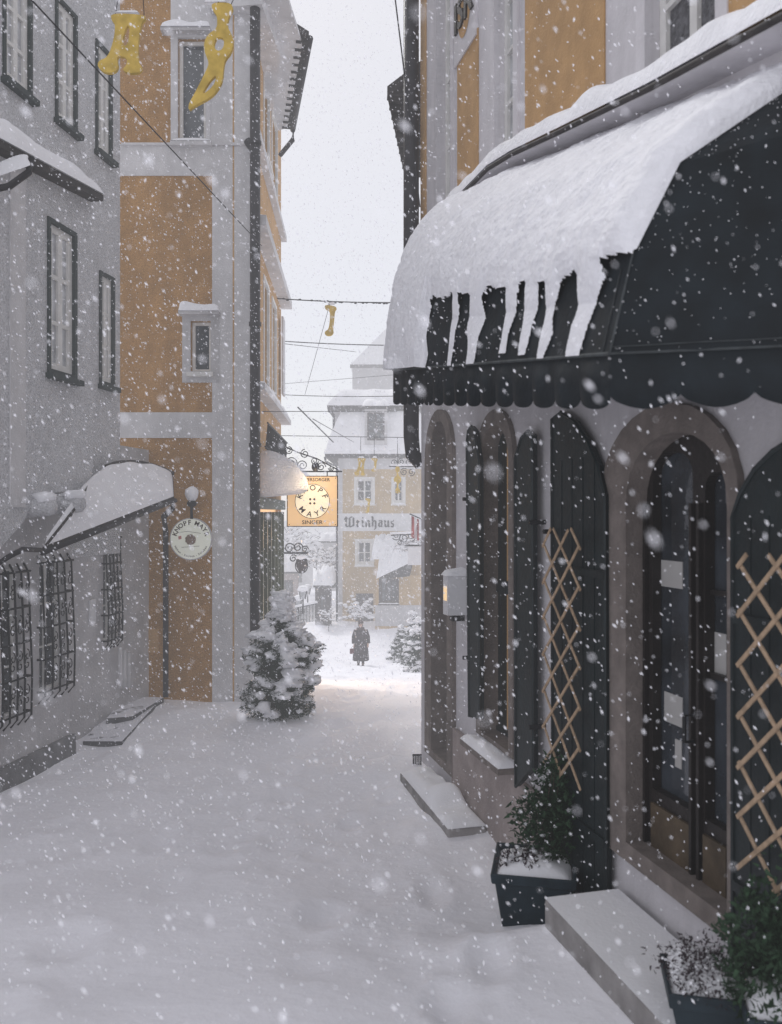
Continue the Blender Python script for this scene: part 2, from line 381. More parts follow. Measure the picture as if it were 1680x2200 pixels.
MB().tube([P(-10,1215,8.6),P(20,1195,8.6),P(50,1180,8.8),P(86,1182,9.2)],.03,6).build('gutter',PIPE,house,True)
MB().box(P(250,1500,13.42)+Vector((0,0,-.6)),(.30,0,0),(0,.06,0),(0,0,3.4)).build('grey_return',GREYP,house)
for i,(pts,h) in enumerate([([(178,1590),(262,1596),(345,1500),(300,1496),(250,1490)],.10),([(228,1560),(285,1552),(352,1496),(330,1470),(268,1480)],.16)]):
    pl=[]
    for (x,y) in pts:
        d=3.04/((y-CY)/F); d=min(d,13.3); pl.append(Vector(((x-CX)/F*d,d,G((x-CX)/F*d,d)+h*.5)))
    o=MB().prism(pl,(0,0,-h*1.6)).build('stone_slab',DSTONE); tag(o,['long flat grey stone slab half under snow by the barred windows','shorter dark stone slab lying against the wall below the canopy'][i],'stone')
# ---------------- YELLOW corner house
Fw=Wall((-7.5,13.5),(-2.25,13.5)); Sw=Wall((-2.25,13.5),(-2.25-.044*5.5,19.0))
yh=empty('corner_house',(-3.3,13.6,rel(3)),'ochre house with broad white corner pilaster and long dark downpipe','house')
fx=lambda px:(px-CX)/F*13.5+7.5
fz=lambda py:EYE+(CY-py)/F*13.5
v1=rect(fx(382),fx(443),fz(298),fz(82)); v2=rect(fx(410),fx(453),fz(798),fz(690))
wall_mb(Fw,rect(0,5.25,rel(3.8),EYE+10.5),[v1,v2],0,.3).build('wall',YEL,yh)
wall_mb(Fw,rect(fx(456),5.251,rel(3.8),fz(309)),[],.012,.014).build('corner_pilaster',WHT,yh)
wall_mb(Fw,rect(fx(367),5.251,fz(308.8),EYE+10.5),[inset(v1,-.001)],.012,.014).build('window_panel',WHT,yh)
for n_,(a,b,r) in enumerate([(310,378,456),(886,941,456)]):
    wall_mb(Fw,rect(fx(150),fx(r)-.002,fz(b),fz(a)),[],.012,.014).build('storey_band',WHT,yh)
MB().wbox(Fw,fx(262),fx(543),fz(314),fz(309),.013,.05).build('string_course',WHT,yh)
window(Fw,v1,yh,WFR,GLS,WHT,1,1,.10,.06,tw=.07,snow=True)
wall_mb(Fw,rect(fx(392),fx(472),fz(822),fz(672)),[inset(v2,-.001)],.02,.035).build('window_surround',GREYP,yh)
window(Fw,v2,yh,WFR,GLS,None,1,1,.10,.05,tw=.02)
for (x0,x1,y) in((350,456,70),(388,474,673)):
    l=MB().wbox(Fw,fx(x0),fx(x1),fz(y)-.05,fz(y),-.01,.16).build('hood_moulding',GREYP,yh)
    MB().sheet(lambda a,b:Fw.pt(fx(x0)+(fx(x1)-fx(x0))*a,fz(y),.0+.18*b),24,8,.15 if y>100 else .12,pw=.4).build('snow_cap',SNOW,l,True)
wall_mb(Fw,rect(fx(291),fx(341),fz(1402),fz(1350)),[],.012,.016).build('wall_hatch',YELR,yh)
MB().tube([(-2.16,13.32,EYE+9.5),(-2.16,13.32,rel(1.9))],.083,12).build('downpipe',PIPE,yh,True)
for py in (310,700,960):
    z=EYE+(CY-py)/F*13.3; MB().tube([(-2.16,13.32,z),(-2.16,13.32,z+.06)],.1,12).build('pipe_collar',PIPE,yh,True)
MB().tube([(-2.3,13.44,EYE+(CY-300)/F*13.4),(-2.16,13.40,EYE+(CY-330)/F*13.4)],.07,8).build('pipe_inlet',PIPE,yh,True)
shop=rect(.25,5.2,rel(3.0),EYE+.05)
sws=[R_(Sw,566,577,150,345),R_(Sw,583,594,255,430),R_(Sw,566,576,612,850),R_(Sw,584,592,655,850)]
wall_mb(Sw,rect(.0,5.5,rel(4.6),EYE+9.2),sws+[shop],0,.3).build('side_wall',YELR,yh)
MB().wbox(Sw,.0,.28,rel(3.9),EYE+9,.002,.02).build('corner_pilaster',WHT,yh)
for r in sws: window(Sw,r,yh,WFR,GLS,WFR,1,3,.08,.05,tw=.07)
MB().wbox(Sw,4.9,5.4,EYE+2.6,EYE+4.3,.06,.1).build('shutter',WHT,yh)
for i,(z,pr,hh) in enumerate([(6.15,.12,.12),(4.62,.24,.16),(1.98,.22,.10)]):
    c=MB().wbox(Sw,-.02,5.6,EYE+z,EYE+z+hh,0,pr).build('cornice',WHT,yh)
    MB().sheet(lambda a,b:Sw.pt(-.02+5.6*a,EYE+z+hh,pr*b),30,5,.12).build('snow_cap',SNOW,c,True)
q=MB()
for i in range(16):
    u=.7+i*.25; z0=EYE+(CY-980)/F*16
    q.tube([Sw.pt(u,z0,.16),Sw.pt(u+.1,z0+.22,.2),Sw.pt(u+.2,z0,.16)],.012,4); q.tube([Sw.pt(u,z0,.16),Sw.pt(u,z0+.42,.2)],.014,4)
q.tube([Sw.pt(.6,EYE+1.1,.16),Sw.pt(4.7,EYE+1.1,.16)],.02,4); q.tube([Sw.pt(.6,EYE+1.5,.2),Sw.pt(4.7,EYE+1.5,.2)],.02,4)
q.build('balcony_rail',IRON,yh)
zE=EYE+8.2
ev=[(-1.66,13.2),(-1.56,14.7),(-2.22,17.9),(-2.6,18.1),(-2.5,13.3)]
MB().prism([(x,y,zE) for x,y in ev],(0,0,.07)).build('eave',WHT,yh)
MB().prism([(x-.38,y,zE-.2) for x,y in ev],(0,0,.199)).build('eave_cornice',WHT,yh)
MB().prism([(-1.42,14.5,zE-.0),(-2.13,18.0,zE-.0),(-2.75,18.3,zE+.55),(-2.6,14.5,zE+.75)],(0,0,.12)).build('roof',ROOFD,yh)
for i in range(14):
    t=(i+.5)/14; a_=Vector((-1.43-.71*t,14.5+3.5*t,zE-.01)); MB().tube([a_,a_+Vector((-.2,-.04,.0))],.028,6).build('eave_tile',ROOFD,yh)
MB().tube([(-1.40,14.5,zE+.0),(-2.11,18.0,zE-.0)],.055,8).build('gutter',PIPE,yh,True)
MB().tube([(-2.08,17.9,zE),(-2.1,17.9,zE-.25),(-2.4,18.1,zE-.5)],.05,8).build('gutter_outlet',PIPE,yh,True)
q=MB()
for i in range(8):
    u=.27+i*(4.9/7); q.wbox(Sw,u-.05,u+.05,rel(3.3),EYE+.0,-.05,.09)
q.wbox(Sw,.2,5.25,EYE+.05,EYE+.25,-.04,.12); q.wbox(Sw,.2,5.25,rel(4.2),rel(2.75),-.04,.1)
q.build('shop_front_frame',mat('shop_green',(.03,.05,.04),.5,.2),yh)
MB().wbox(Sw,.25,5.2,rel(2.75),EYE+.05,-.12,-.1).build('shop_pane',WARM,yh)
def af(a,b,k=0):
    u=.9+3.9*a; ang=b*PI/2
    return Sw.pt(u,EYE+.30+(.62+k)*math.cos(ang),.02+(.70+k)*math.sin(ang))
q=MB()
for j in range(8):
    for i in range(6):
        q.quad(af(i/6,j/8),af((i+1)/6,j/8),af((i+1)/6,(j+1)/8),af(i/6,(j+1)/8))
aw_=q.build('shop_awning',ROOFD,yh,True,False)
q=MB()
for i in range(6):
    a0,a1=af(i/6,1),af((i+1)/6,1); q.quad(a0,a1,a1-Vector((0,0,.08)),a0-Vector((0,0,.08)))
q.build('awning_valance',ROOFD,aw_)
n0=MB(); NS,NT=40,22
for i in range(NS+1):
    for j in range(NT+1):
        a,b=i/NS,j/NT; e=(1-abs(2*b-1)**8)**.5 if 0<b<1 else 0
        p=af(a,b*.99,.15*e*(1+.35*n3(a*9,b*3,1))+.004); p.y+=(-.12*e if i==0 else 0); n0.v.append(tuple(p))
for i in range(NS):
    for j in range(NT): q_=i*(NT+1)+j; n0.f.append((q_,q_+1,q_+NT+2,q_+NT+1))
k0=len(n0.v); n0.v.append(tuple(Sw.pt(.86,EYE+.24,.05))); n0.f+=[(j,j+1,k0) for j in range(NT)]
n0.build('snow_cap',CSNOW,aw_,True)

# round wall sign
rs=empty('round_sign',P(410,1202,13.15),'round pale shop sign with yarn ball hanging on the ochre wall','sign')
c0=P(410,1158,13.15); r0=44/F*13.15
def disc(c,r,th,n=40,dy=0): return [Vector((c.x+r*math.cos(2*PI*i/n),c.y+dy,c.z+r*math.sin(2*PI*i/n))) for i in range(n)]
MB().prism(disc(c0,r0,0),(0,.06,0)).build('sign_disc',SIGNW,rs)
circ=lambda r,n=48:[(r*math.cos(i*2*PI/n),r*math.sin(i*2*PI/n)) for i in range(n)]
q=MB(); q.mesh2d(fill2d([circ(r0*1.03),circ(r0*.985)],.07),frame(c0+Vector((0,.03,0)),Vector((1,0,0)),Vector((0,0,1)),Vector((0,-1,0)))).build('sign_rim',GREYP,rs)
WID={'M':1.15,'W':1.2,'I':.45,'i':.4,'-':.55,' ':.5,'t':.55,'r':.6,'K':.95,'N':1,'O':1.02,'Ä':1}
def arc_text(t,c,r,size,mid,bottom=False,sp=.78,bold=.0,th=.006,off=.006):
    q=MB(); ws=[WID.get(ch,.8 if ch.islower() else .92)*size*sp for ch in t]; tot=sum(ws); s=-tot/2
    for ch,w in zip(t,ws):
        m=s+w/2; s+=w
        if ch==' ': continue
        if not bottom: a=mid-m/r; rr=Vector((math.sin(a),0,-math.cos(a))); u=Vector((math.cos(a),0,math.sin(a)))
        else: a=mid+m/r; u=Vector((-math.cos(a),0,-math.sin(a))); rr=Vector((-math.sin(a),0,math.cos(a)))
        pos=c+Vector((math.cos(a),0,math.sin(a)))*r+Vector((0,-off,0))
        me=text2d(ch,size,th,bold)
        q.mesh2d(me,frame(pos,rr,u,Vector((0,-1,0))))
    return q
arc_text('KNOPF MAYR',c0,r0*.80,.100,PI/2,bold=.002).build('lettering',SIGNB,rs)
arc_text('Nähen - Sticken - Stricken',c0,r0*.84,.048,-PI/2,True,.72).build('lettering',SIGNB,rs)
cy=c0+Vector((0,-.01,-.01)); q=MB(); q.lump(cy,.085,.02,.085,0)
for k in range(9):
    an=k*PI/4.5; d=Vector((math.cos(an),0,math.sin(an))); e=Vector((-math.sin(an),0,math.cos(an)))
    q.tube([cy+d*.05*math.cos(t*PI/6-PI/2)+e*.083*math.sin(t*PI/6-PI/2)+Vector((0,-.024,0)) for t in range(7)],.004,4)
q.build('yarn_ball_emblem',YARN,rs)
q=MB(); q.tube([cy+Vector((-.2,-.01,.11)),cy+Vector((-.05,-.01,.13)),cy+Vector((.16,-.01,.10))],.003,4); q.tube([cy+Vector((-.14,-.01,-.12)),cy+Vector((.14,-.01,-.1))],.003,4)
q.build('needle_lines',SIGNB,rs)
MB().box(c0+Vector((-.19,-.012,-.01)),(.045,0,.012),(0,.01,0),(-.006,0,.05)).build('red_spool_emblem',mat('faded_red',(.55,.22,.2),.7,.1,5,0),rs)
MB().tube([P(412,1115,13.15),P(412,1085,13.15),P(414,1072,13.5)],.025,6).build('bracket',IRON,rs,True)
lp=MB().lump(P(412,1082,13.15),.08,.08,.06,.05).build('lamp_hood',IRON,rs,True)
MB().lump(P(412,1061,13.15),.11,.11,.12,.2,3).build('snow_cap',SNOW,lp,True)

# square lit sign
ds=14.6; s0=P(671,1077,ds); hw=53.5/F*ds
sg=empty('hanging_sign',P(671,1131,ds),'square glowing peach shop sign with round dial on iron bracket','sign')
MB().box(s0+Vector((-hw,0,-hw)),(2*hw,0,0),(0,.1,0),(0,0,2*hw)).build('sign_board',SIGNY,sg)
fr_=frame(s0,Vector((1,0,0)),Vector((0,0,1)),Vector((0,-1,0)))
MB().mesh2d(fill2d([rect(-hw-.010,hw+.010,-hw-.010,hw+.010),rect(-hw+.004,hw-.004,-hw+.004,hw-.004)],.13),lambda x,y,z:fr_(x,y,z-.05)).build('sign_frame',SIGNB,sg)
rr_=37.5/F*ds
MB().prism([p+Vector((0,-.006,0)) for p in disc(s0,rr_,0)],(0,.004,0)).build('dial',SIGNC,sg)
MB().mesh2d(fill2d([circ(rr_),circ(rr_-.010)],.01),lambda x,y,z:fr_(x,y,z+.008)).build('dial_ring',SIGNB,sg)
arc_text('KNOPF',s0,rr_*.76,.135,PI/2,sp=1.05,bold=.002,off=.014).build('lettering',SIGNB,sg)
arc_text('MAYR',s0,rr_*.76,.135,-PI/2,True,sp=1.1,bold=.002,off=.014).build('lettering',SIGNB,sg)
MB().mesh2d(text2d('SINGER',.095,.006,.001),lambda x,y,z:fr_(x*1.15,y-hw+.065,z+.01)).build('lettering',SIGNB,sg)
MB().mesh2d(text2d('NÄHVERSORGER',.080,.006,.001),lambda x,y,z:fr_(x*1.0,y+hw-.06,z+.01)).build('lettering',SIGNB,sg)
for a in(-1,1):
    for b in(-1,1):
        MB().prism([p+Vector((a*.036,-.012,b*.036)) for p in disc(s0,.020,0,12)],(0,.008,0)).build('button_hole',SIGNB,sg)
        MB().prism([p+Vector((a*(hw-.03),-.012,b*(hw-.03))) for p in disc(s0,.009,0,8)],(0,.008,0)).build('corner_screw',SIGNB,sg)
q=MB()
def spiral(c,r,turns,a0,sgn=1,n=26,dx=Vector((1,0,0)),dz=Vector((0,0,1))):
    return [c+(dx*math.cos(a0+sgn*turns*2*PI*i/n)+dz*math.sin(a0+sgn*turns*2*PI*i/n))*(r*(1-.8*i/n)) for i in range(n+1)]
q.tube([P(582,1013,ds),P(735,1013,ds)],.014,6); q.tube([P(582,945,ds),P(640,972,ds),P(680,985,ds),P(733,1013,ds)],.012,6)
q.tube([P(583,940,ds),P(583,1020,ds)],.016,6)
for (x,y,r,a,sg_) in [(625,995,.11,0,1),(650,1000,.09,PI,-1),(690,1003,.08,0,1),(620,968,.07,PI/2,-1),(712,1006,.05,PI,1),(655,975,.08,PI/2,1),(676,990,.07,0,-1)]:
    q.tube(spiral(P(x,y,ds),r,1.6,a,sg_),.009,5)
for x in(640,703): q.tube([P(x,1013,ds),P(x,1024,ds)],.01,5)
q.build('bracket',IRON,sg,True)
lm=MB().lump(P(678,1003,ds-.30),.07,.07,.08,.1); lm.tube([P(678,995,ds),P(678,1003,ds-.25)],.02,5); lm.build('sign_lamp',IRON,sg,True)
# ---------------- RIGHT house
Rw=Wall((2.83-.25*2.0,2.0),(2.83-.25*9.89,9.89))
rh=empty('arched_house',Rw.pt(4,rel(3.1)),'white and ochre house with arched stone doorway and green shutters on the right','house')
LED=[(905,522),(960,458),(1050,368),(1100,338),(1200,292),(1400,197),(1680,48),(1900,-60)]
ledp=[Rw.uz(x,y,0) for x,y in LED]
ufar=Rw.ud(905)[0]
def arp(x0,x1,yt,yb,k=.85,off=0):
    u0,_=Rw.ud(x0,off);u1,_=Rw.ud(x1,off); um=(u0+u1)/2; dm=(Rw.pt(um,0,off)).y
    return arch(u0,u1,rel((yb-CY)/F*dm),EYE+(CY-yt)/F*dm,k)
a_far=arp(934,968,905,1625,1.3); a_win=arp(1040,1102,915,1590,1.0); a_door=arp(1358,1578,930,1880,.85)
zl=[(u,z) for u,z in ledp]; zl.sort()
outer=[(zl[0][0],rel(3.8)),(ufar,rel(3.8)),(ufar,zl[-1][1])]+[(u,z) for u,z in zl[::-1]]
wall_mb(Rw,outer,[grow(a_far,.01),grow(a_win,.01),grow(a_door,.01)],0,.32).build('wall',WHTR,rh)
for (inn,out) in ((a_far,arp(920,980,880,1640,1.2)),(a_win,arp(1032,1112,880,1600,1.1)),(a_door,arp(1303,1604,868,1905,.85))):
    wall_mb(Rw,out,[inn],.045,.043).build('stone_arch',STONE,rh)
    wall_mb(Rw,grow(inn,.008),[inn],.002,.31).build('stone_reveal',STONE,rh)
MB().wbox(Rw,Rw.ud(975)[0],Rw.ud(925)[0],rel(3.2),EYE+1.4,-.28,-.27).build('niche_back',BRN,rh)
wf=wall_mb(Rw,arp(1038,1108,905,1595,1.0,-.12),[arp(1048,1070,935,1250,1,-.12),arp(1078,1098,935,1250,1,-.12),rect(Rw.ud(1048,-.12)[0],Rw.ud(1070,-.12)[0],rel(2.0),rel(.75)),rect(Rw.ud(1078,-.12)[0],Rw.ud(1098,-.12)[0],rel(2.0),rel(.75))],-.12,.05).build('window',GREEN,rh)
MB().wbox(Rw,Rw.ud(1112)[0],Rw.ud(1030)[0],rel(2.3),EYE+1.3,-.34,-.2).build('pane',WARMD,wf)
def shutter(pts,off=.06):
    pl=[Rw.uz(x,y,off) for x,y in pts]
    s_=wall_mb(Rw,pl,[],off,.04).build('shutter',GREEN,rh)
    us=[p[0] for p in pl]; zs=[p[1] for p in pl]
    return s_,min(us),max(us),min(zs),max(zs)
sh=[[(1003,950),(1006,925),(1012,915),(1020,925),(1030,990),(1031,1545),(1008,1540)],
    [(1108,1690),(1107,985),(1120,940),(1135,925),(1144,935),(1146,1650)],
    [(1188,1900),(1186,900),(1205,885),(1235,905),(1262,945),(1285,1000),(1300,1065),(1303,1930)],
    [(1576,2100),(1575,1110),(1590,1060),(1620,1010),(1660,970),(1700,945),(1760,935),(1790,950),(1790,2100)]]
for i,p in enumerate(sh):
    o_=.10 if i<2 else .07
    s_,a,b,c,d_=shutter(p,o_)
    q=MB(); q.tube([Rw.P(x,y,o_) for x,y in p]+[Rw.P(p[0][0],p[0][1],o_)],.014,5)
    if i>=2:
        for k in (1,4):
            z=c+(d_-c)*k/6; q.wbox(Rw,a+.01,b-.01,z,z+.05,.072,.085)
        for k in range(1,5): 
            u=a+(b-a)*k/5; q.wbox(Rw,u-.003,u+.003,c+.02,d_-.35,.0705,.074)
    q.build('shutter_rails',GREEN,s_)
    for zz in (.2,.75): MB().tube([Rw.pt(b if i%2==0 else a,c+(d_-c)*zz,.0),Rw.pt(b if i%2==0 else a,c+(d_-c)*zz,.14)],.02,6).build('shutter_hinge',IRON,s_)
# door
do=-.10
fr=arp(1345,1600,925,1890,.85,do)
du=lambda px:Rw.ud(px,do)[0]
d1=arch(du(1402),du(1488),rel(1.72),EYE+.36,.7); d2=arch(du(1515),du(1568),rel(1.72),EYE+.22,.9)
dr=wall_mb(Rw,fr,[d1,d2],do,.06).build('door',BRN,rh)
MB().wbox(Rw,du(1620),du(1340),rel(2.4),EYE+.62,do-.10,do-.065).build('door_glass',GLS,dr)
for (x0,x1) in((1404,1486),(1516,1566)):
    MB().wbox(Rw,du(x1),du(x0),rel(2.30),rel(1.80),do+.002,do+.02).build('kick_panel',OCHW,dr)
q=MB()
for x in (1392,1492,1508,1576): q.wbox(Rw,du(x)-.012,du(x)+.012,rel(2.3),EYE+.05,do+.002,do+.03)
for py in (1480,1290): q.wbox(Rw,du(1568),du(1516),EYE+(CY-py)/F*4.4,EYE+(CY-py)/F*4.4+.03,do-.06,do-.03)
q.build('door_mouldings',BRN,dr)
for (x0,x1,y0,y1) in((1417,1466,1205,1262),(1427,1466,1492,1556),(1532,1560,1360,1450),(1450,1464,1590,1650)):
    a=R_(Rw,x0,x1,y0,y1,do-.06); MB().wbox(Rw,a[0][0],a[2][0],a[0][1],a[2][1],do-.064,do-.06).build('paper_notice',PAPER,dr)
MB().tube([Rw.pt(du(1500),rel(1.15),do+.03),Rw.pt(du(1500),rel(1.15),do+.09),Rw.pt(du(1500),rel(1.3),do+.09),Rw.pt(du(1500),rel(1.3),do+.03)],.012,6).build('door_handle',IRON,dr)
u1_,u2_=Rw.ud(1182)[0],Rw.ud(978)[0]
MB().wbox(Rw,u1_,u2_,rel(3.8),rel(2.22),.002,.04).build('plinth',PINK,rh)
uw0,uw1=Rw.ud(1108)[0],Rw.ud(1022)[0]
si=MB().wbox(Rw,uw0,uw1,rel(2.22),rel(2.17),-.05,.16).build('window_sill',STONE,rh)
MB().sheet(lambda a,b:Rw.pt(uw0+(uw1-uw0)*a,rel(2.17),-.05+.21*b),20,8,.07).build('snow_cap',SNOW,si,True)
# ledge
q=MB(); LP=[Rw.uz(x,y,.22) for x,y in [(868,566)]+LED]
for (u0,z0),(u1,z1) in zip(LP,LP[1:]):
    a=Rw.pt(u0,z0,-.1);b=Rw.pt(u1,z1,-.1); n=Rw.n*.32
    q.add([a,b,b+n,a+n,a+Vector((0,0,.05)),b+Vector((0,0,.05)),b+n+Vector((0,0,.04)),a+n+Vector((0,0,.04))],[(0,1,2,3),(4,7,6,5),(0,4,5,1),(1,5,6,2),(2,6,7,3),(3,7,4,0)])
ld=q.build('ledge',WHTR,rh)
MB().tube([Rw.pt(u,z+.02,.23) for u,z in LP],.018,6).build('ledge_lip',ROOFD,rh,True)
def lf(a,b):
    x=a*(len(LP)-1); i=min(int(x),len(LP)-2); t=x-i
    u=LP[i][0]+(LP[i+1][0]-LP[i][0])*t; z=LP[i][1]+(LP[i+1][1]-LP[i][1])*t
    return Rw.pt(u,z+.045+.10*(1-b),-.08+.32*b)
MB().sheet(lf,200,12,.13,rag=.25,pw=.3).build('snow_cap',CSNOW,ld,True)
w1=R_(Rw,942,972,-150,455,-.05); w2=R_(Rw,1066,1108,-150,322,-.05); w3=R_(Rw,1392,1545,-250,128,-.05)
lo=[Rw.uz(x,y+10,-.05) for x,y in LED]; lo.sort()
up=[(u,z) for u,z in lo]+[(lo[-1][0],EYE+9),(lo[0][0],EYE+9)]
wall_mb(Rw,up,[w1,w2,w3],-.05,.25).build('upper_wall',WHTR,rh)
for r,gm in((w1,GLSC),(w2,GLSC),(w3,mat('pebbled_glass',(.13,.13,.14),.35,.5,25,1,30,bdist=.03,speck=30))):
    window(Off(Rw,-.05),r,rh,WFR,gm,WHTR,2,4 if r is not w3 else 2,.08,.07,tw=.10,sill=False)
for (x0,x1,y0,y1) in((905,916,-400,500),(984,1028,128,430),(1130,1300,-400,285),(1565,1700,-400,40)):
    u0=Rw.ud(x0,-.045)[0];u1=Rw.ud(x1,-.045)[0]
    zt_=Rw.uz(1006,95,-.045)[1] if y0==128 else EYE+8.9
    zlow=min(Rw.uz(x0,y1,-.045)[1],Rw.uz(x1,y1,-.045)[1])
    MB().wbox(Rw,u0,u1,zlow,zt_,-.048,-.035).build('ochre_panel',YELR,rh)
em0=R_(Rw,984,1016,-60,78,-.03)
cu=(em0[0][0]+em0[2][0])/2
MB().wbox(Rw,em0[0][0]-.1,em0[2][0]+.1,em0[0][1]-.16,em0[2][1],-.048,-.02).build('emblem_panel',WHTR,rh)
q=MB(); q.add([Rw.pt(cu+(em0[2][0]-em0[0][0])*.45*math.cos(i*PI/12),(em0[0][1]+em0[2][1])/2+(em0[2][1]-em0[0][1])*.5*math.sin(i*PI/12),-.015) for i in range(24)],[tuple(range(24))]).build('emblem_shield',YELR,rh)
q=MB(); me=text2d('ISR',.42,.02,.01)
q.mesh2d(me,lambda x,y,z:Rw.pt(cu-x,(em0[0][1]+em0[2][1])/2+y-.05,-.005+z)); q.build('emblem_relief',BRN,rh)
MB().tube([(.24,9.95,EYE+9.2),(.24,9.95,EYE+.9),(.26,9.95,EYE+.68),(.36,9.97,EYE+.58)],.092,12).build('downpipe',PIPE,rh,True)
MB().box(Rw.pt(ufar-.02,rel(3.8),-.32),Vector((3,1.2,0)),Vector((0,-.2,0)),(0,0,12.6)).build('side_wall',WHTR,rh)
# box lamp
bl=empty('wall_lamp_box',Rw.P(985,1345,.1),'small white box lamp with snow cap on the wall beside the far arch','lamp')
ul=Rw.ud(1004,.04)[0]; ul2=ul+.15
zb_,zt_=Rw.uz(1000,1325,.1)[1],Rw.uz(1000,1240,.1)[1]
MB().wbox(Rw,ul,ul2,zb_,zt_,.02,.24).build('lamp_casing',MBOX,bl)
MB().wbox(Rw,ul+.03,ul2-.03,zb_+.14,zt_-.10,.24,.246).build('glowing_pane',LAMPG,bl)
MB().wbox(Rw,ul+.02,ul2-.02,zb_-.06,zb_-.002,.06,.18).build('lamp_base',IRON,bl)
MB().sheet(lambda a,b:Rw.pt(ul-.02+(ul2-ul+.04)*a,zt_,.0+.26*b),14,8,.08).build('snow_cap',SNOW,bl,True)
nh=empty('townhouse',(.9,12.5,rel(3.2)),'pale townhouse behind the right house with only its dark eave showing','house')
MB().box((.52,11.0,rel(4)),(3,0,0),(0.02,3.0,0),(0,0,9.4)).build('wall',WHT,nh)
MB().prism([(-.05,11.1,EYE+5.5),(.21,13.6,EYE+5.5),(1.2,14.2,EYE+6.2),(1.0,10.9,EYE+6.2)],(0,0,.14)).build('roof',ROOFD,nh)
for i in range(10):
    t=i/9; MB().tube([(-.05+.26*t,11.1+2.5*t,EYE+5.5),(-.05+.26*t+.5,11.1+2.5*t,EYE+5.45)],.05,5).build('eave_tile',ROOFD,nh)
# ---------------- AWNING
Bf,Bn=Vector((.02,8,EYE+1.355)),Vector((.94,3.6,EYE+.68)); Tf,Tn=Vector((.80,8.2,EYE+3.03)),Vector((2.0,3.78,EYE+2.03))
NP=[(0,0,0),(.3,.10,.33),(.6,.29,.62),(.88,.74,.87),(1,1,1)]
def npf(v):
    for (a,h0,z0),(b,h1,z1) in zip(NP,NP[1:]):
        if v<=b+1e-9: t=(v-a)/(b-a); return h0+(h1-h0)*t,z0+(z1-z0)*t
    return 1,1
def aw(u,v):
    B_=Bf.lerp(Bn,u); T1=Tf.lerp(Tn,u); th_=v*PI/2
    h1,z1=1-math.cos(th_),math.sin(th_); h2,z2=npf(v); k=u**1.3
    h=h1+(h2-h1)*k; z=z1+(z2-z1)*k
    return Vector((B_.x+(T1.x-B_.x)*h,B_.y+(T1.y-B_.y)*h,B_.z+(T1.z-B_.z)*z))
def awn_n(u,v):
    a=aw(min(1,u+.02),v)-aw(max(0,u-.02),v); b=aw(u,min(1,v+.12))-aw(u,max(0,v-.12)); n=a.cross(b).normalized()
    return n if n.dot(Vector((-1,-.2,.6)))>0 else -n
ar=empty('awning',Rw.pt(4,EYE+.4,.5),'large dark cloth awning heaped with snow above the arched doorway','awning')
q=MB(); NU,NV=60,40
for i in range(NU+1):
    for j in range(NV+1): q.v.append(tuple(aw(i/NU,j/NV)))
for i in range(NU):
    for j in range(NV): k=i*(NV+1)+j; q.f.append((k,k+1,k+NV+2,k+NV+1))
q.build('canopy_front',AWN,ar,True)
Ev=Vector((2.3,3.15,EYE+.66)); Et=Vector((2.7,3.35,EYE+2.25))
def endp(u,v):
    a=aw(1,v); h,z=npf(v); b=Vector((Ev.x+(Et.x-Ev.x)*h,Ev.y+(Et.y-Ev.y)*h,Ev.z+(Et.z-Ev.z)*z))
    return a.lerp(b,u)+Vector((0,-.05*math.sin(PI*u)*math.sin(PI*v)+.012*n3(u*6,v*5),0))
q=MB(); n_=24
for i in range(n_+1):
    for j in range(NV+1): q.v.append(tuple(endp(i/n_,j/NV)))
for i in range(n_):
    for j in range(NV): k=i*(NV+1)+j; q.f.append((k,k+1,k+NV+2,k+NV+1))
q.build('canopy_end',AWN,ar,False)
q=MB(); q.add([aw(0,j/NV) for j in range(NV+1)]+[Vector((Tf.x,Tf.y,Bf.z))],[tuple(range(NV+2))]).build('canopy_far_end',AWN,ar)
q=MB(); q.tube([aw(1,j/40)+Vector((-.001,-.003,0)) for j in range(14)],.005,5); q.tube([aw(.985,j/20)+awn_n(.985,j/20)*.004 for j in range(6)],.003,5)
q.tube([endp(i/20,.02)+Vector((0,-.004,0)) for i in range(21)],.0025,4)
q.build('seam',AWNS,ar,True)
q=MB(); Lf=(Bn-Bf).length; Le=(Ev-Bn).length; nsc=15
def val(a0,b0,L_,ns,h0,h1):
    n=ns*14; cols=[]
    for i in range(n+1):
        t=i/n; p=a0.lerp(b0,t); ph=abs(math.sin(PI*t*ns)); h=h0+(h1-h0)*t
        out=Vector((-1,-.25,0)).normalized()*(.012*math.sin(t*ns*PI*2)) if b0 is Bn else Vector((0,-1,0))*(.02*math.sin(t*ns*PI*2))
        dz=h*(.76+.24*ph**.6)
        cols.append((p+Vector((0,0,.01)),p+out*.5-Vector((0,0,dz*.5)),p+out-Vector((0,0,dz))))
    n0=len(q.v)
    for c in cols: q.v+=[tuple(x) for x in c]
    for i in range(n):
        for j in range(2): k=n0+i*3+j; q.f.append((k,k+1,k+4,k+3))
val(Bf,Bn,Lf,nsc,.33,.24); val(Bn,Ev,Le,5,.24,.24)
vl=q.build('valance',AWN,ar,True)
md=vl.modifiers.new('s','SOLIDIFY'); md.thickness=.006
q=MB(); q.tube([Bf,Bn],.010,6); q.tube([Bn,Ev],.006,6); q.build('valance_rail',AWNS,ar)
def pu(px): k=(px-840)/1800; return (k*8-.02)/(.92+4.4*k)
streaks=[(pu(972),.015,.0),(pu(1016),.030,0),(pu(1088),.018,.02),(pu(1128),.020,.02),(pu(1170),.016,.0),(pu(1245),.024,.0)]
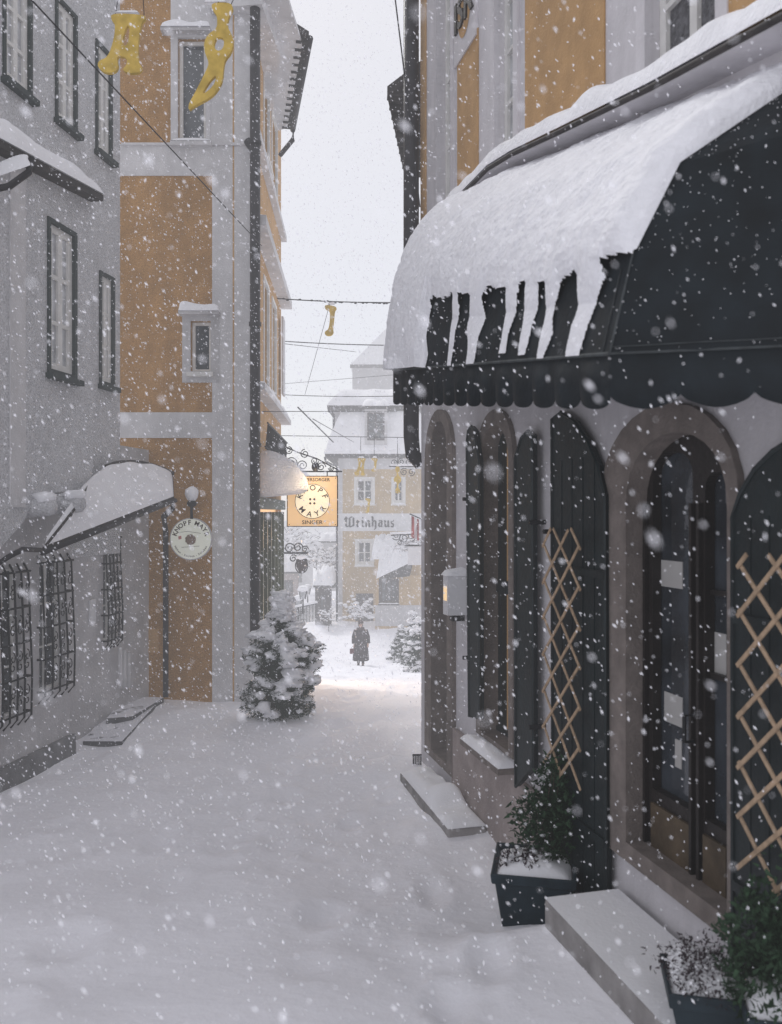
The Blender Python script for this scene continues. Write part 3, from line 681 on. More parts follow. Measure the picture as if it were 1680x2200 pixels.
def has(u,v):
    if u<.29+.02*n3(v*12,1): return True
    top=.235+.03*n3(u*10,2)+.012*n3(u*30,5)+.05*cl((u-.85)/.15)
    if v>top: return True
    for (c,w,lo) in streaks:
        ww=w*(.75+.5*v/top+.45*n3(v*11,c*30)); cc=c+(top-v)*-.05+.008*n3(v*12,c*9)
        if v>lo+.02*n3(c*50,1) and abs(u-cc)<ww: return True
    return False
NU,NV=520,190; idx={}; q=MB()
mask=[[has(i/NU,j/NV) for j in range(NV+1)] for i in range(NU+1)]
for i in range(NU+1):
    for j in range(NV+1):
        u,v=i/NU,j/NV
        if not mask[i][j]: continue
        m=0;t=0
        for di,dj in ((0,0),(3,0),(-3,0),(0,3),(0,-3),(6,0),(-6,0),(0,7),(0,-7),(9,0),(-9,0),(0,12),(0,-12)):
            a,b=i+di,j+dj
            t+=1
            if a<0 or b<0 or b>NV or a>NU or mask[a][b]: m+=1
        e=max(0,(m/t-.3)/.7)**.6
        p=aw(u,v); thk=(.008+.095*min(1,max(0,(v-.16))/.22)**.7 if u>.27 else .09)
        thk*= (1+.28*n3(p.x*2,p.y*2,p.z*2)+.12*n3(p.x*7,p.y*7,p.z*7)+.07*n3(p.x*18,p.y*18,p.z*18)+.04*n3(p.x*45,p.y*45,p.z*45))
        x_=cl((1-u)/(.030+.008*n3(v*8,3))); e*=math.sqrt(max(0,1-(1-x_)**2))
        if i==0: e=0
        q.v.append(tuple(p+awn_n(u,v)*(thk*e+.004)+Vector((.012*cl((u-.99)/.01)*(v>.3),-.045*math.sqrt(max(0,x_))*cl((u-.95)/.04)*cl((v-.25)/.1)-.012*cl((u-.99)/.01),0)))); idx[(i,j)]=len(q.v)-1
for i in range(NU):
    for j in range(NV):
        k=[idx.get(c) for c in ((i,j),(i,j+1),(i+1,j+1),(i+1,j))]
        if None not in k: q.f.append(tuple(k))
q.build('snow_cap',CSNOW,ar,True,False)
q=MB()
for i in range(500):
    u=random.random()**1.8*.8; v=random.random()
    p=endp(u,v)+Vector((0,-.004,0)); s=random.uniform(.0008,.0022)
    if i%4==1:
        u,v=random.uniform(.3,1),random.uniform(0,.24); p=aw(u,v)+awn_n(u,v)*.003; s=random.uniform(.001,.003)
    q.lump(p,s*1.3,s,s*1.3,.4,i)
sp=q.build('snow_specks',SNOW,ar,False,False); sp['kind']='stuff'
# ---------------- trellises
def trellis(x0,x1,y0,y1,off,nw,label):
    u0,u1=sorted((Rw.ud(x0,off)[0],Rw.ud(x1,off)[0])); dm=Rw.pt((u0+u1)/2,0,off).y
    z0,z1=EYE+(CY-y1)/F*dm,EYE+(CY-y0)/F*dm; w=(u1-u0)/nw; h=w*.95; q=MB(); q2=MB()
    for sgn,qq,oo in((1,q,0),(-1,q2,.008)):
        k=-nw-2
        while True:
            zs=z0+k*h
            if zs>z1+nw*h: break
            dz=nw*h
            t0=max(0,(z0-zs)/dz); t1=min(1,(z1-zs)/dz)
            if t1-t0>.05:
                f=lambda t:(u0+(u1-u0)*t if sgn>0 else u1-(u1-u0)*t, zs+dz*t)
                A_,B_=f(t0),f(t1); j=random.uniform(-.008,.008)
                pa,pb=Rw.pt(A_[0],A_[1]+j,off+oo),Rw.pt(B_[0],B_[1]+j,off+oo)
                d=(pb-pa).normalized(); s=d.cross(Rw.n)*.011
                pa-=d*.02; pb+=d*.02
                qq.box(pa-s,pb-pa,s*2,Rw.n*.007)
            k+=1
    t=empty('trellis',Rw.pt((u0+u1)/2,z0,off),label,'trellis','expanding lattice trellises beside the door')
    q.build('lath_layer',LATH,t); q2.build('lath_layer',LATH,t)
trellis(1170,1246,1140,1665,.13,2,'narrow wooden lattice trellis on the shutter left of the doorway')
trellis(1592,1760,1200,1910,.13,2,'wider wooden lattice trellis right of the doorway at the frame edge')
# ---------------- steps
def stepbox(u0,u1,h,off,label,snowfrac):
    t=MB(); t.wbox(Rw,u0,u1,rel(3.4),rel(h),.05,off); o=t.build('stone_step',STEP)
    bv=o.modifiers.new('b','BEVEL'); bv.width=.02; bv.segments=3
    return tag(o,label,'step'),MB().sheet(lambda a,b:Rw.pt(u0+(u1-u0)*a,rel(h),.05+(off-.05)*b),30,10,snowfrac,rag=.6).build('snow_cap',SNOW,o,True)
stepbox(.6,Rw.ud(1172,.55)[0],2.40,.56,'long stone doorstep under the arched door beside the planters',.006)
stepbox(Rw.ud(978,.35)[0],Rw.ud(872,.35)[0],2.86,.42,'snow covered stone step below the far narrow arch',.10)
q=MB()
for i in range(5): q.tube([P(888+4*i,1620,9.7),P(888+4*i,1655,9.7)],.008,4)
q.tube([P(886,1622,9.7),P(906,1622,9.7)],.01,4); q.tube([P(886,1652,9.7),P(906,1652,9.7)],.012,4)
tag(q.build('boot_scraper',IRON),'small black iron boot scraper at the far house corner','scraper')
# ---------------- planters and plants
def planter(c,w,h,rot,label):
    t=empty('planter',c,label,'planter','teal planters by the door')
    r=Vector((math.cos(rot),math.sin(rot),0)); s=Vector((-math.sin(rot),math.cos(rot),0)); c=Vector(c)
    def ring(k,z): return [c+(r*a+s*b)*k+Vector((0,0,z)) for a,b in((-w/2,-w/2),(w/2,-w/2),(w/2,w/2),(-w/2,w/2))]
    q=MB(); rs_=[ring(.78,0),ring(.97,h-.07),ring(1.05,h-.07),ring(1.08,h),ring(.98,h),ring(.95,h-.05)]
    vs=[v for x in rs_ for v in x]; fs=[(3,2,1,0)]
    for i in range(5):
        for j in range(4): fs.append((i*4+j,i*4+(j+1)%4,(i+1)*4+(j+1)%4,(i+1)*4+j))
    fs.append((20,21,22,23)); o=q.add(vs,fs).build('pot',POT,t)
    bv=o.modifiers.new('b','BEVEL'); bv.width=.02; bv.segments=3
    MB().sheet(lambda a,b:c+(r*(a-.5)*w*.95+s*(b-.5)*w*.95)+Vector((0,0,h-.05)),18,18,.10,rag=.6).build('snow_cap',SNOW,t,True)
    return t,c+Vector((0,0,h))
def leafy(q,c,rx,ry,rz,n,ls,up=.4):
    for i in range(n):
        d=Vector((random.gauss(0,1),random.gauss(0,1),random.gauss(0,1))).normalized()*(random.random()**.45)
        cl_=1+.5*n3(d.x*2.5+c.x,d.y*2.5,d.z*2.5)
        p=c+Vector((d.x*rx*cl_,d.y*ry*cl_,d.z*rz*cl_))
        if n3(p.x*9,p.y*9,p.z*9)<-.2: continue
        a=Vector((random.gauss(0,1)+d.x,random.gauss(0,1)+d.y,random.gauss(0,1)+up)).normalized()
        b=a.cross(Vector((random.random(),random.random(),random.random()))).normalized()
        l=ls*random.uniform(.6,1.3); q.add([p-b*l*.2,p+a*l*.5-b*l*.22,p+a*l,p+b*l*.2],[(0,1,2,3)])
p1=Vector((1.02,5.95,0)); p1.z=G(1.02,5.95)-.04
t,top=planter(p1,.54,.42,-.2,'teal planter with loose evergreen shrub and snow beneath the left trellis')
q=MB()
leafy(q,top+Vector((.18,.12,.22)),.30,.24,.32,5000,.045); leafy(q,top+Vector((.22,.10,.50)),.19,.16,.26,1900,.045); leafy(q,top+Vector((.34,.1,.0)),.2,.2,.3,1800,.045)
q.build('shrub_foliage',BUSH,t,False,False)
q=MB()
for k in range(9): q.tube([top+Vector((.14,.1,-.1)),top+Vector((.14+random.uniform(-.08,.08),.1,.2)),top+Vector((.17+random.uniform(-.2,.2),.1+random.uniform(-.15,.15),random.uniform(.4,.75)))],.008,5,.002)
q.build('shrub_stems',BARK,t)
q=MB(); leafy(q,top+Vector((-.1,-.08,.03)),.17,.15,.09,700,.035); q.build('heather',HEATH,t,False,False)
q=MB()
for i in range(60):
    a=random.uniform(0,2*PI); low=random.random()<.75; z=random.uniform(.0,.08) if low else random.uniform(.1,.5); k=random.uniform(.05,.2)
    cx_=-.08 if low else .16
    q.lump(top+Vector((cx_+k*math.cos(a),(-.06 if low else .1)+k*math.sin(a),z)),random.uniform(.010,.024),.018,.010,.6,i)
o=q.build('foliage_snow',SNOW,t,True,False); o['kind']='stuff'
ps=Rw.pt(Rw.ud(1510,.36)[0],rel(2.40),.36)
t,top=planter(ps+Vector((0,-.02,0)),.34,.22,-.2,'teal planter of frosted heather at the near end of the doorstep')
q=MB(); leafy(q,top+Vector((0,0,.03)),.22,.2,.14,3200,.022); q.build('heather',HEATH,t,False,False)
q=MB()
for i in range(110):
    a=random.uniform(0,2*PI); k=.19*random.random()**.5; q.lump(top+Vector((k*math.cos(a),k*math.sin(a),.05+.09*random.random()-k*.25)),.008,.008,.006,.5,i)
o=q.build('foliage_snow',SNOW,t,True,False); o['kind']='stuff'
pg=Rw.pt(Rw.ud(1665,.22)[0],rel(2.40),.22)
t,top=planter(pg,.26,.24,-.2,'teal planter with leafy evergreen shrub below the right trellis')
q=MB(); leafy(q,top+Vector((-.02,0,.18)),.21,.19,.36,4600,.04); q.build('shrub_foliage',BUSH,t,False,False)
# ---------------- trees
def fir(base,H,prof,nb,label,group=None,snowk=1,name='fir_tree',nd=34,ns_=.065,lump=1.0,rmax=.5):
    t=empty(name,base,label,'tree',group); base=Vector(base)
    MB().tube([base-Vector((0,0,.1)),base+Vector((0,0,H*.95))],.035*H/2,7,.006).build('trunk',BARK,t,True)
    q=MB(); s=MB(); lim=MB()
    for i in range(nb):
        f=(i+random.random())/nb; f=.02+.96*f; z=H*f; a=i*2.399+random.uniform(-.3,.3)
        r=prof(f)*random.uniform(.8,1.08)*(1+.25*n3(math.cos(a)*1.5,math.sin(a)*1.5,z*2.5)); d=Vector((math.cos(a),math.sin(a),0)); side=Vector((-d.y,d.x,0))
        rise=random.uniform(-.15,.35)*r
        lim.tube([base+Vector((0,0,z)),base+d*r*.9+Vector((0,0,z+rise))],.005*H,4,.002)
        for k in range(int(nd*(r/rmax+.15))):
            tt=random.uniform(.25,1.05); p=base+d*r*tt+Vector((0,0,z+rise*tt*tt))+side*random.uniform(-1,1)*r*.34*(1.2-tt)+Vector((0,0,random.uniform(-.06,.05)*H/2))
            dd=(d*random.uniform(.2,1)+side*random.uniform(-1,1)+Vector((0,0,random.uniform(-.6,.6)))).normalized()
            b=dd.cross(Vector((random.uniform(-1,1),random.uniform(-1,1),random.uniform(-1,1)))).normalized(); l=ns_*random.uniform(.6,1.3)
            q.add([p-b*l*.18,p+dd*l,p+b*l*.18],[(0,1,2)])
        if random.random()<snowk:
            tt=random.uniform(.7,.97); p=base+d*r*tt+Vector((0,0,z+rise*tt*tt+.05*H/2))+side*random.uniform(-.15,.15)*r
            k2=random.uniform(.45,1.3)*H/2*lump
            s.lump(p,.10*k2*random.uniform(.7,1.4),.10*k2*random.uniform(.7,1.4),.058*k2,1.2,i,2.2)
    lim.build('branches',BARK,t,False,False); q.build('crown',NEED,t,False,False); s.build('crown_snow',SNOW,t,True,False)
    return t
def prof1(f):
    if f<.1: return .43+.1*f/.1
    if f<.5: return .53
    if f<.70: return .53-(f-.5)/.20*.26
    return .19*max(.1,(1-(f-.70)/.30))
fb=P(606,1536,12.4)
fir((fb.x,fb.y,G(fb.x,fb.y)-.02),1.85,prof1,300,'bushy snow laden fir standing at the corner of the ochre house',None,.60,nd=130,ns_=.042,lump=1.12,rmax=.53)
cone=lambda R:(lambda f:R*(1.02-f))
for i,(x,y,h,d) in enumerate([(862,1345,1.25,34),(887,1368,1.75,30),(900,1395,1.5,27)]):
    b=P(x,y,d); fir((b.x,b.y,G(b.x,b.y)),h*1.15,cone(.6),90,['small snowy fir farthest back beside the amber annex','middle snowy fir at the right side of the lane','nearest snowy fir beside the right house corner'][i],'snowy firs at the right of the lane',.8,nd=44,ns_=.10,rmax=.6)
def snow_tree(base,H,R,label,name='snowy_tree',nbr=40,group=None):
    t=empty(name,base,label,'tree',group); base=Vector(base); q=MB(); s=MB()
    q.tube([base-Vector((0,0,.2)),base+Vector((0,0,H*.5))],.05*H/3,6,.03*H/3)
    for i in range(nbr):
        a=random.uniform(0,2*PI); z=H*random.uniform(.25,.6); e=random.uniform(.2,1.2); l=R*random.uniform(.6,1.1)
        p=base+Vector((0,0,z)); pts=[p]
        for k in range(4):
            a+=random.uniform(-.4,.4); p=p+Vector((math.cos(a)*math.cos(e),math.sin(a)*math.cos(e),math.sin(e)))*l/4; e-=.15; pts.append(p)
            s.lump(p+Vector((0,0,.05)),l*.11,l*.11,l*.055,.6,i+k)
        q.tube(pts,.016*H,4,.007*H)
        for k in range(7):
            pp_=pts[random.randint(1,4)]; q.tube([pp_,pp_+Vector((random.uniform(-1,1),random.uniform(-1,1),random.uniform(-.8,.6)))*l*.3],.008*H,3,.004*H)
    q.build('branches',BARK,t,False,False); s.build('branch_snow',SNOW,t,True,False); return t
# ---------------- far houses
WW=Wall((-5,47),(8,47))
wr=lambda x0,x1,y0,y1:R_(WW,x0,x1,y0,y1)
wh=empty('wine_tavern',P(815,1338,47),'tall beige tavern at the end of the lane with black lettering and dormer','house')
wins=[wr(766,800,1030,1078),wr(768,798,1163,1210),wr(846,866,1030,1078)]; dk=wr(764,802,1275,1335)
bod=rect(WW.ud(727)[0],WW.ud(925)[0],rel(6.6),EYE+(CY-975)/F*47)
wall_mb(WW,bod,wins+[dk],0,.4).build('wall',BEIGE,wh)
MB().box(WW.pt(bod[0][0],rel(6.6),-.41),(0,7,0),(.3,0,0),(0,0,bod[2][1]-rel(6.6))).build('side_wall',BEIGE,wh)
for r in wins: window(WW,r,wh,WFR,GLS,WFR,2,2,.1,.09,tw=.14,snow=True)
wall_mb(WW,dk,[],-.1,.1).build('door',FARD,wh)
b=wr(727,925,1103,1141); MB().wbox(WW,b[0][0]+.0,b[2][0],b[0][1],b[2][1],.003,.04).build('sign_band',MBOX,wh)
b=wr(727,925,985,1008); MB().wbox(WW,b[0][0],b[2][0],b[0][1],b[2][1],.003,.10).build('cornice',WHT,wh)
b=wr(727,736,1008,1335); MB().wbox(WW,b[0][0],b[2][0],b[0][1],b[2][1],.003,.03).build('quoin_strip',WHT,wh)
BL=mat('black_letter_paint',(.004,.004,.005),.7,.05,3,0,spec=.1)
def stem(x,y0,y1,w=.19,sl=0): h=w*.5; x-=.02; return [(x,y0+h),(x+w*.5,y0),(x+w,y0+h),(x+w+sl,y1-h),(x+w*.5+sl,y1),(x+sl,y1-h)]
def hair(x0,y0,x1,y1,w=.055):
    w+=.03; dx,dy=x1-x0,y1-y0; l=math.hypot(dx,dy); nx_,ny_=-dy/l*w/2,dx/l*w/2
    return [(x0+nx_,y0+ny_),(x1+nx_,y1+ny_),(x1-nx_,y1-ny_),(x0-nx_,y0-ny_)]
def dia(x,y,r=.1): return [(x-r,y),(x,y-r),(x+r,y),(x,y+r)]
GLY={'W':(1.15,[stem(.10,.05,.95),stem(.48,.0,.95),stem(.90,.08,.98),hair(.02,.80,.2,1.05,.08),hair(.2,.06,.5,.14,.09),hair(.6,.04,.95,.18,.09),hair(.2,.95,.42,.82),hair(.6,.95,.86,1.02,.07),dia(.0,.78,.07)]),
 'e':(.50,[stem(.06,.04,.70),hair(.12,.66,.38,.60,.10),hair(.36,.60,.16,.34,.05),hair(.14,.06,.42,.16,.09)]),
 'i':(.30,[stem(.07,.02,.70),dia(.15,.92,.085),hair(.0,.6,.1,.68),hair(.2,.04,.3,.14)]),
 'n':(.60,[stem(.06,.0,.70),stem(.38,.0,.68),hair(.16,.56,.42,.68,.08),hair(.5,.04,.6,.14),hair(.0,.58,.1,.68)]),
 'h':(.60,[stem(.06,.0,1.08),stem(.38,-.16,.68),hair(.16,.54,.42,.68,.08),hair(.42,-.12,.28,-.22),hair(.0,.96,.1,1.06)]),
 'a':(.58,[stem(.36,.0,.70),stem(.05,.06,.44),hair(.12,.42,.40,.46,.07),hair(.10,.62,.42,.66,.09),hair(.12,.06,.40,.14,.08),hair(.48,.04,.58,.14)]),
 'u':(.60,[stem(.06,.02,.70),stem(.38,.0,.70),hair(.14,.05,.42,.14,.09),hair(.5,.04,.6,.14),hair(.0,.6,.1,.68)]),
 's':(.48,[hair(.10,.56,.40,.66,.11),stem(.06,.36,.64,.14),hair(.10,.40,.38,.28,.11),stem(.26,.04,.34,.14),hair(.04,.10,.34,.06,.11)])}
adv=0; gl=[]
for ch in 'Weinhaus':
    w_,ps_=GLY[ch]
    for pz in ps_: gl.append([(x+adv,y) for x,y in pz])
    adv+=w_+.09
tw_=110/F*46.92; sc_=tw_/adv; o0=P(740,1133,46.93); q=MB()
for k,pz in enumerate(gl):
    q.prism([o0+Vector((x*sc_,-.004-.0015*(k%5),y*sc_*1.12)) for x,y in pz],(0,.02,0))
q.build('lettering',BL,wh)
def px_prism(pts,d,dep): return MB().prism([P(x,y,d) for x,y in pts],(0,dep,0))
def frustum(xb0,xb1,yb,db,xt0,xt1,yt,dt,back,puff=.25,nm='roof_snow'):
    q=MB(); NS,NT=40,14
    for i in range(NS+1):
        for j in range(NT+1):
            a,b=i/NS,j/NT; lo=P(xb0+(xb1-xb0)*a,yb,db); hi=P(xt0+(xt1-xt0)*a,yt,dt)
            p=lo.lerp(hi,b); e=math.sin(PI*b)**.5 if 0<b<1 else 0
            p+=Vector((0,-.35,.25))*e*puff*(1+1.2*n3(p.x*.9,p.z*.9,3)); q.v.append(tuple(p))
    for i in range(NS):
        for j in range(NT): k=i*(NT+1)+j; q.f.append((k,k+1,k+NT+2,k+NT+1))
    a,b_,c,d=P(xb0,yb,db),P(xt0,yt,dt),P(xb1,yb,db),P(xt1,yt,dt); Y=Vector((0,back,0))
    q.add([a,b_,b_+Y*.8,a+Y],[(0,1,2,3)]); q.add([c,d,d+Y*.8,c+Y],[(0,1,2,3)]); q.add([b_,d,d+Y*.8,b_+Y*.8],[(0,1,2,3)])
    return q.build(nm,SNOW,wh,False,False)
px_prism([(698,982),(925,982),(925,975),(698,975)],46.0,9).build('eave',ROOFD,wh)
frustum(697,926,975,45.9,736,900,884,47.4,7,.9,'mansard_snow')
MB().sheet(lambda a,b:P(695+233*a,975,45.8+1.0*b),60,8,.35,rag=.4,pw=.35).build('eave_snow',SNOW,wh,True)
px_prism([(716,975),(716,868),(900,868),(900,975)],47.9,6).build('attic_wall',GREYP,wh)
px_prism([(703,878),(910,878),(910,870),(703,870)],46.8,6).build('upper_eave',ROOFD,wh)
frustum(702,912,871,46.7,748,884,837,48.5,6,.6,'upper_roof_snow')
px_prism([(783,955),(783,876),(832,876),(832,955)],45.5,3).build('dormer',WHT,wh)
DW=Wall((-5,45.48),(8,45.48)); r=R_(DW,789,826,886,946)
window(Off(DW,.14),r,wh,FARD,GLS,None,2,3,.1,.09,sill=False)
px_prism([(779,878),(779,872),(836,872),(836,878)],45.3,2.6).build('dormer_roof',ROOFD,wh)
MB().sheet(lambda a,b:P(778+59*a,872,45.3+2.4*b),20,8,.3).build('dormer_snow',SNOW,wh,True)
MB().tube([P(705,872,46.6),P(707,884,46.6),P(717,890,46.8),P(717,975,46.8)],.07,6).build('downpipe',PIPE,wh,True)
MB().tube([P(698,982,45.9),P(700,992,46.0),P(724,1003,46.7),P(724,1335,46.8)],.07,6).build('downpipe',PIPE,wh,True)
an=empty('tavern_annex',P(845,1338,44),'low amber annex with snow heaped roofs beside the beige tavern','house')
AW=Wall((-5,44),(8,44)); ar_=R_(AW,818,853,1247,1293)
wall_mb(AW,rect(AW.ud(806)[0],AW.ud(915)[0],rel(6.5),EYE+(CY-1236)/F*44),[ar_],0,.3).build('wall',ORNG,an)
window(AW,ar_,an,FARD,GLS,FARD,3,2,.1,.07,tw=.1,snow=True)
b_=R_(AW,806,915,1300,1345); MB().wbox(AW,b_[0][0],b_[2][0],b_[0][1],b_[2][1],.003,.05).build('plinth',GREYP,an)
for (pts,d,nm) in(([(814,1246),(820,1236),(880,1204),(886,1216),(880,1238)],43.2,'lower_roof'),([(800,1202),(806,1176),(872,1172),(880,1200)],44.5,'upper_roof')):
    px_prism(pts,d,2.5).build(nm,ROOFD,an)
MB().sheet(lambda a,b:P(808+80*a,1244-38*a,42.5).lerp(P(816+72*a,1206-34*a,45),b),30,14,.6,rag=.5,pw=.3).build('roof_snow',SNOW,an,True)
MB().sheet(lambda a,b:P(797+88*a,1202,43.4).lerp(P(804+74*a,1172,46),b),30,14,.65,rag=.5,pw=.3).build('roof_snow',SNOW,an,True)
px_prism([(806,1240),(806,1200),(900,1200),(900,1240)],44.4,3).build('upper_wall',ORNG,an)
tw=empty('church_tower',P(805,1200,78),'faint white tower with steep snowy pyramid roof far behind the tavern','tower')
px_prism([(757,1200),(757,783),(900,783),(900,1200)],78,6).build('tower_wall',mat('tower_plaster',(.45,.44,.45),.9,.1,.6,0),tw)
ap=P(838,697,81); c4=[P(752,784,77),P(925,784,77),P(925,784,77)+Vector((0,8,0)),P(752,784,77)+Vector((0,8,0))]
MB().add(c4+[ap],[(0,1,4),(1,2,4),(2,3,4),(3,0,4),(3,2,1,0)]).build('tower_roof',SNOW,tw)
px_prism([(752,790),(752,783),(925,783),(925,790)],76.8,.2).build('cornice',FARD,tw)
def hut(x0,x1,yb,yt,d,rh_,label,wm):
    t=empty('garden_hut',P((x0+x1)/2,yb,d),label,'hut'); W=Wall((P(x0,0,d).x-3,d),(P(x1,0,d).x+3,d))
    r=R_(W,x0,x1,yt,yb+8); ho=R_(W,x0+(x1-x0)*.3,x0+(x1-x0)*.7,yt+(yb-yt)*.2,yb)
    wall_mb(W,r,[ho],0,.2).build('wall',wm,t)
    MB().box(W.pt(r[0][0],r[0][1],-.21),(.15,0,0),(0,2.4,0),(0,0,r[2][1]-r[0][1])).build('side_wall',wm,t)
    window(W,ho,t,FARD,GLS,FARD,2,2,.1,.06,sill=False,tw=.05)
    a=P(x0-4,yt,d-.3); b=P(x1+4,yt,d-.3); MB().box(a,b-a,(0,3,0),(0,0,.1)).build('roof',ROOFD,t)
    MB().sheet(lambda u,v:a.lerp(b,u)+Vector((0,3*v,.1)),20,12,rh_,rag=.4,pw=.5).build('roof_snow',SNOW,t,True)
hut(677,712,1336,1262,45,.75,'dark wooden garden hut with domed snow roof left of the tavern',FARD)
hut(600,640,1312,1232,52,.8,'brown hut with snow roof at the left edge of the lane end',PINK)
hut(688,735,1262,1166,58,.5,'pale outbuilding behind the dark hut left of the tavern',WHT)
hut(590,672,1250,1205,70,1.2,'low distant building under thick snow behind the garden trees',WHT)
for i,(x,y,h,R,d) in enumerate([(640,1235,3.0,2.0,58),(680,1215,2.6,1.8,62),(708,1230,2.2,1.3,52),(615,1190,2.8,2.2,66),(882,1172,1.0,.8,41)]):
    b=P(x,y,d); b.z-=.6
    snow_tree(b,h*1.15,R,['snow loaded garden tree left of the pale outbuilding','rounded snowy tree directly above the hanging guild sign','small snowy tree next to the tavern downpipe','large snowy tree at the far left of the gap','frosted tree behind the red and white flag'][i],nbr=44)
b=P(772,1334,44.5)
snow_tree((b.x,b.y,b.z-.3),1.3,1.1,'snow covered bush in front of the tavern door','snowy_bush',34)
b=P(706,1338,43); snow_tree((b.x,b.y,b.z-.3),1.0,.6,'small snowy bush beside the dark hut','snowy_bush',20)
b=P(640,1335,40); snow_tree((b.x,b.y,b.z-.3),1.1,.7,'snowy shrub behind the iron fence','snowy_bush',20)
t=empty('garden_fence',P(657,1340,38),'iron garden fence with snow along its rail left of the lane','fence')
q=MB()
for i in range(14): x=636+3.2*i; q.tube([P(x,1336-.4*i+4,38),P(x,1303-.7*i+4,38)],.02,4)
q.build('pickets',IRON,t,False,False); MB().tube([P(634,1306,38),P(682,1296,38)],.03,5).build('rail',IRON,t)
MB().tube([P(634,1303,38),P(682,1293,38)],.06,6).build('rail_snow',SNOW,t,True)
def lantern(x,yb,yt,d,label):
    b=P(x,yb,d); t_=P(x,yt,d); t=empty('street_lantern',b,label,'lantern','lanterns by the garden fence'); H=t_.z-b.z
    MB().tube([b,b+Vector((0,0,H-.5))],.045,6,.03).build('post',IRON,t)
    c=b+Vector((0,0,H-.5)); q=MB()
    for a,bb in((-1,-1),(1,-1),(1,1),(-1,1)): q.tube([c+Vector((a*.1,bb*.1,0)),c+Vector((a*.16,bb*.16,.36))],.015,4)
    q.build('lamp_frame',IRON,t); MB().box(c+Vector((-.11,-.11,.02)),(.22,0,0),(0,.22,0),(0,0,.32)).build('lamp_glass',GLSC,t)
    MB().lump(c+Vector((0,0,.44)),.24,.24,.14,.2,2).build('snow_cap',SNOW,t,True)
lantern(651,1318,1262,36,'street lantern with snow cap, left and taller of the pair'); lantern(641,1330,1282,39,'shorter snow capped lantern near the fence end'); lantern(661,1300,1258,47,'farther small lantern behind the fence')
t=empty('guild_sign',P(647,1232,24),'ornate dark iron guild sign hanging over the lane below the peach sign','sign')
q=MB(); q.tube([P(600,1188,24),P(662,1188,24)],.03,5)
for (x,y,r) in((622,1178,.16),(640,1176,.14),(655,1180,.1),(630,1200,.12)): q.tube(spiral(P(x,y,24),r,1.5,0),.018,5)
q.build('bracket',IRON,t,True)
c=P(648,1214,24); MB().prism([c+Vector((x,0,z)) for x,z in((-.16,.16),(-.08,.2),(0,.16),(.08,.2),(.16,.16),(.15,-.05),(.08,-.18),(0,-.25),(-.08,-.18),(-.15,-.05))],(0,.05,0)).build('shield',FARD,t)
q=MB(); q.mesh2d(fill2d([[(.19*math.cos(i*PI/10),.22*math.sin(i*PI/10)) for i in range(20)],[(.16*math.cos(i*PI/10),.19*math.sin(i*PI/10)) for i in range(20)]],.03),frame(c+Vector((0,-.03,-.02)),Vector((1,0,0)),Vector((0,0,1)),Vector((0,-1,0)))).build('wreath',IRON,t)
MB().lump(P(648,1197,24),.17,.08,.07,.3).build('snow_cap',SNOW,t,True)
t=empty('board_sign',P(893,1215,26),'blank white rectangular sign board projecting near the right house','sign')
MB().box(P(876,1214,26),(P(908,1214,26)-P(876,1214,26)),(0,.08,0),(0,0,.56)).build('board',MBOX,t)
MB().tube([P(870,1172,26),P(930,1172,26)],.025,5).build('bracket',IRON,t); MB().sheet(lambda a,b:P(876+32*a,1175,26)+Vector((0,.1*b,0)),10,4,.07).build('snow_cap',SNOW,t,True)
q=MB(); x,y=884,1108
for k in range(9):
    for j in range(9):
        p=P(x+16*k/8,y+46*j/8+8*k/8,27); q.v.append((p.x,p.y+.12*math.sin(k*1.1+j*.3),p.z))
t=empty('flag',P(x,y+45,27),'red and white flag hanging beside the right house wall','flag')
for nm_,lo_,hi_,mm in(('red_stripe',0,3,RED),('white_stripe',3,6,MBOX),('red_stripe',6,8,RED)):
    f=MB(); f.v=list(q.v); f.f=[(k*9+j,k*9+j+1,(k+1)*9+j+1,(k+1)*9+j) for j in range(8) for k in range(lo_,hi_)]
    f.build(nm_,mm,t,True,False)
MB().tube([P(x-4,y-4,27),P(x+60,y+24,27)],.02,5).build('flag_pole',IRON,t)
t=empty('ornate_sign',P(862,1170,30),'lacy wrought iron hanging sign dusted with snow before the tavern','sign')
q=MB(); q.tube([P(836,1002,30),P(925,1002,30)],.025,5)
for (x,y,r) in((846,994,.14),(862,992,.13),(878,994,.15),(868,1014,.14),(884,1014,.14),(852,1150,.18),(868,1156,.2),(884,1152,.18),(860,1166,.12)): q.tube(spiral(P(x,y,30),r,1.6,x),.016,5)
q.tube([P(840,1150,30),P(925,1146,30)],.02,5)
q.build('bracket',IRON,t,True)
for y_ in((999,999),(1146,1142)): MB().tube([P(838,y_[0],30),P(925,y_[1],30)],.045,5).build('snow_cap',SNOW,t,True)
# ---------------- wires & ornaments
def wire(pts,d0,d1,r,label,group='overhead wires across the lane',sag=0,name='overhead_wire'):
    (x0,y0),(x1,y1)=pts; n=24; L_=[]
    a,b=P(x0,y0,d0),P(x1,y1,d1)
    for i in range(n+1):
        t_=i/n; p=a.lerp(b,t_); p.z-=sag*4*t_*(1-t_); L_.append(p)
    o=MB().tube(L_,r,5).build(name,WIRE,None,True); return tag(o,label,'wire',group),L_
wire(((40,-30),(562,528)),6,13.3,.007,'long thin wire running diagonally down to the ochre house downpipe')
wire(((848,-10),(902,445)),9,9.6,.008,'thin wire descending beside the right corner downpipe',sag=-.03)
gw,GL=wire(((590,641),(868,650)),18,18,.013,'thickest garland wire carrying a golden ornament',sag=.03)
wire(((606,733),(848,742)),20,20,.012,'second wire from the top spanning the lane',sag=.02)
wire(((606,738),(765,756)),20.5,30,.009,'short wire slanting just below the second wire')
wire(((606,848),(850,851)),24,24,.011,'wire level with the tavern roof',sag=.03)
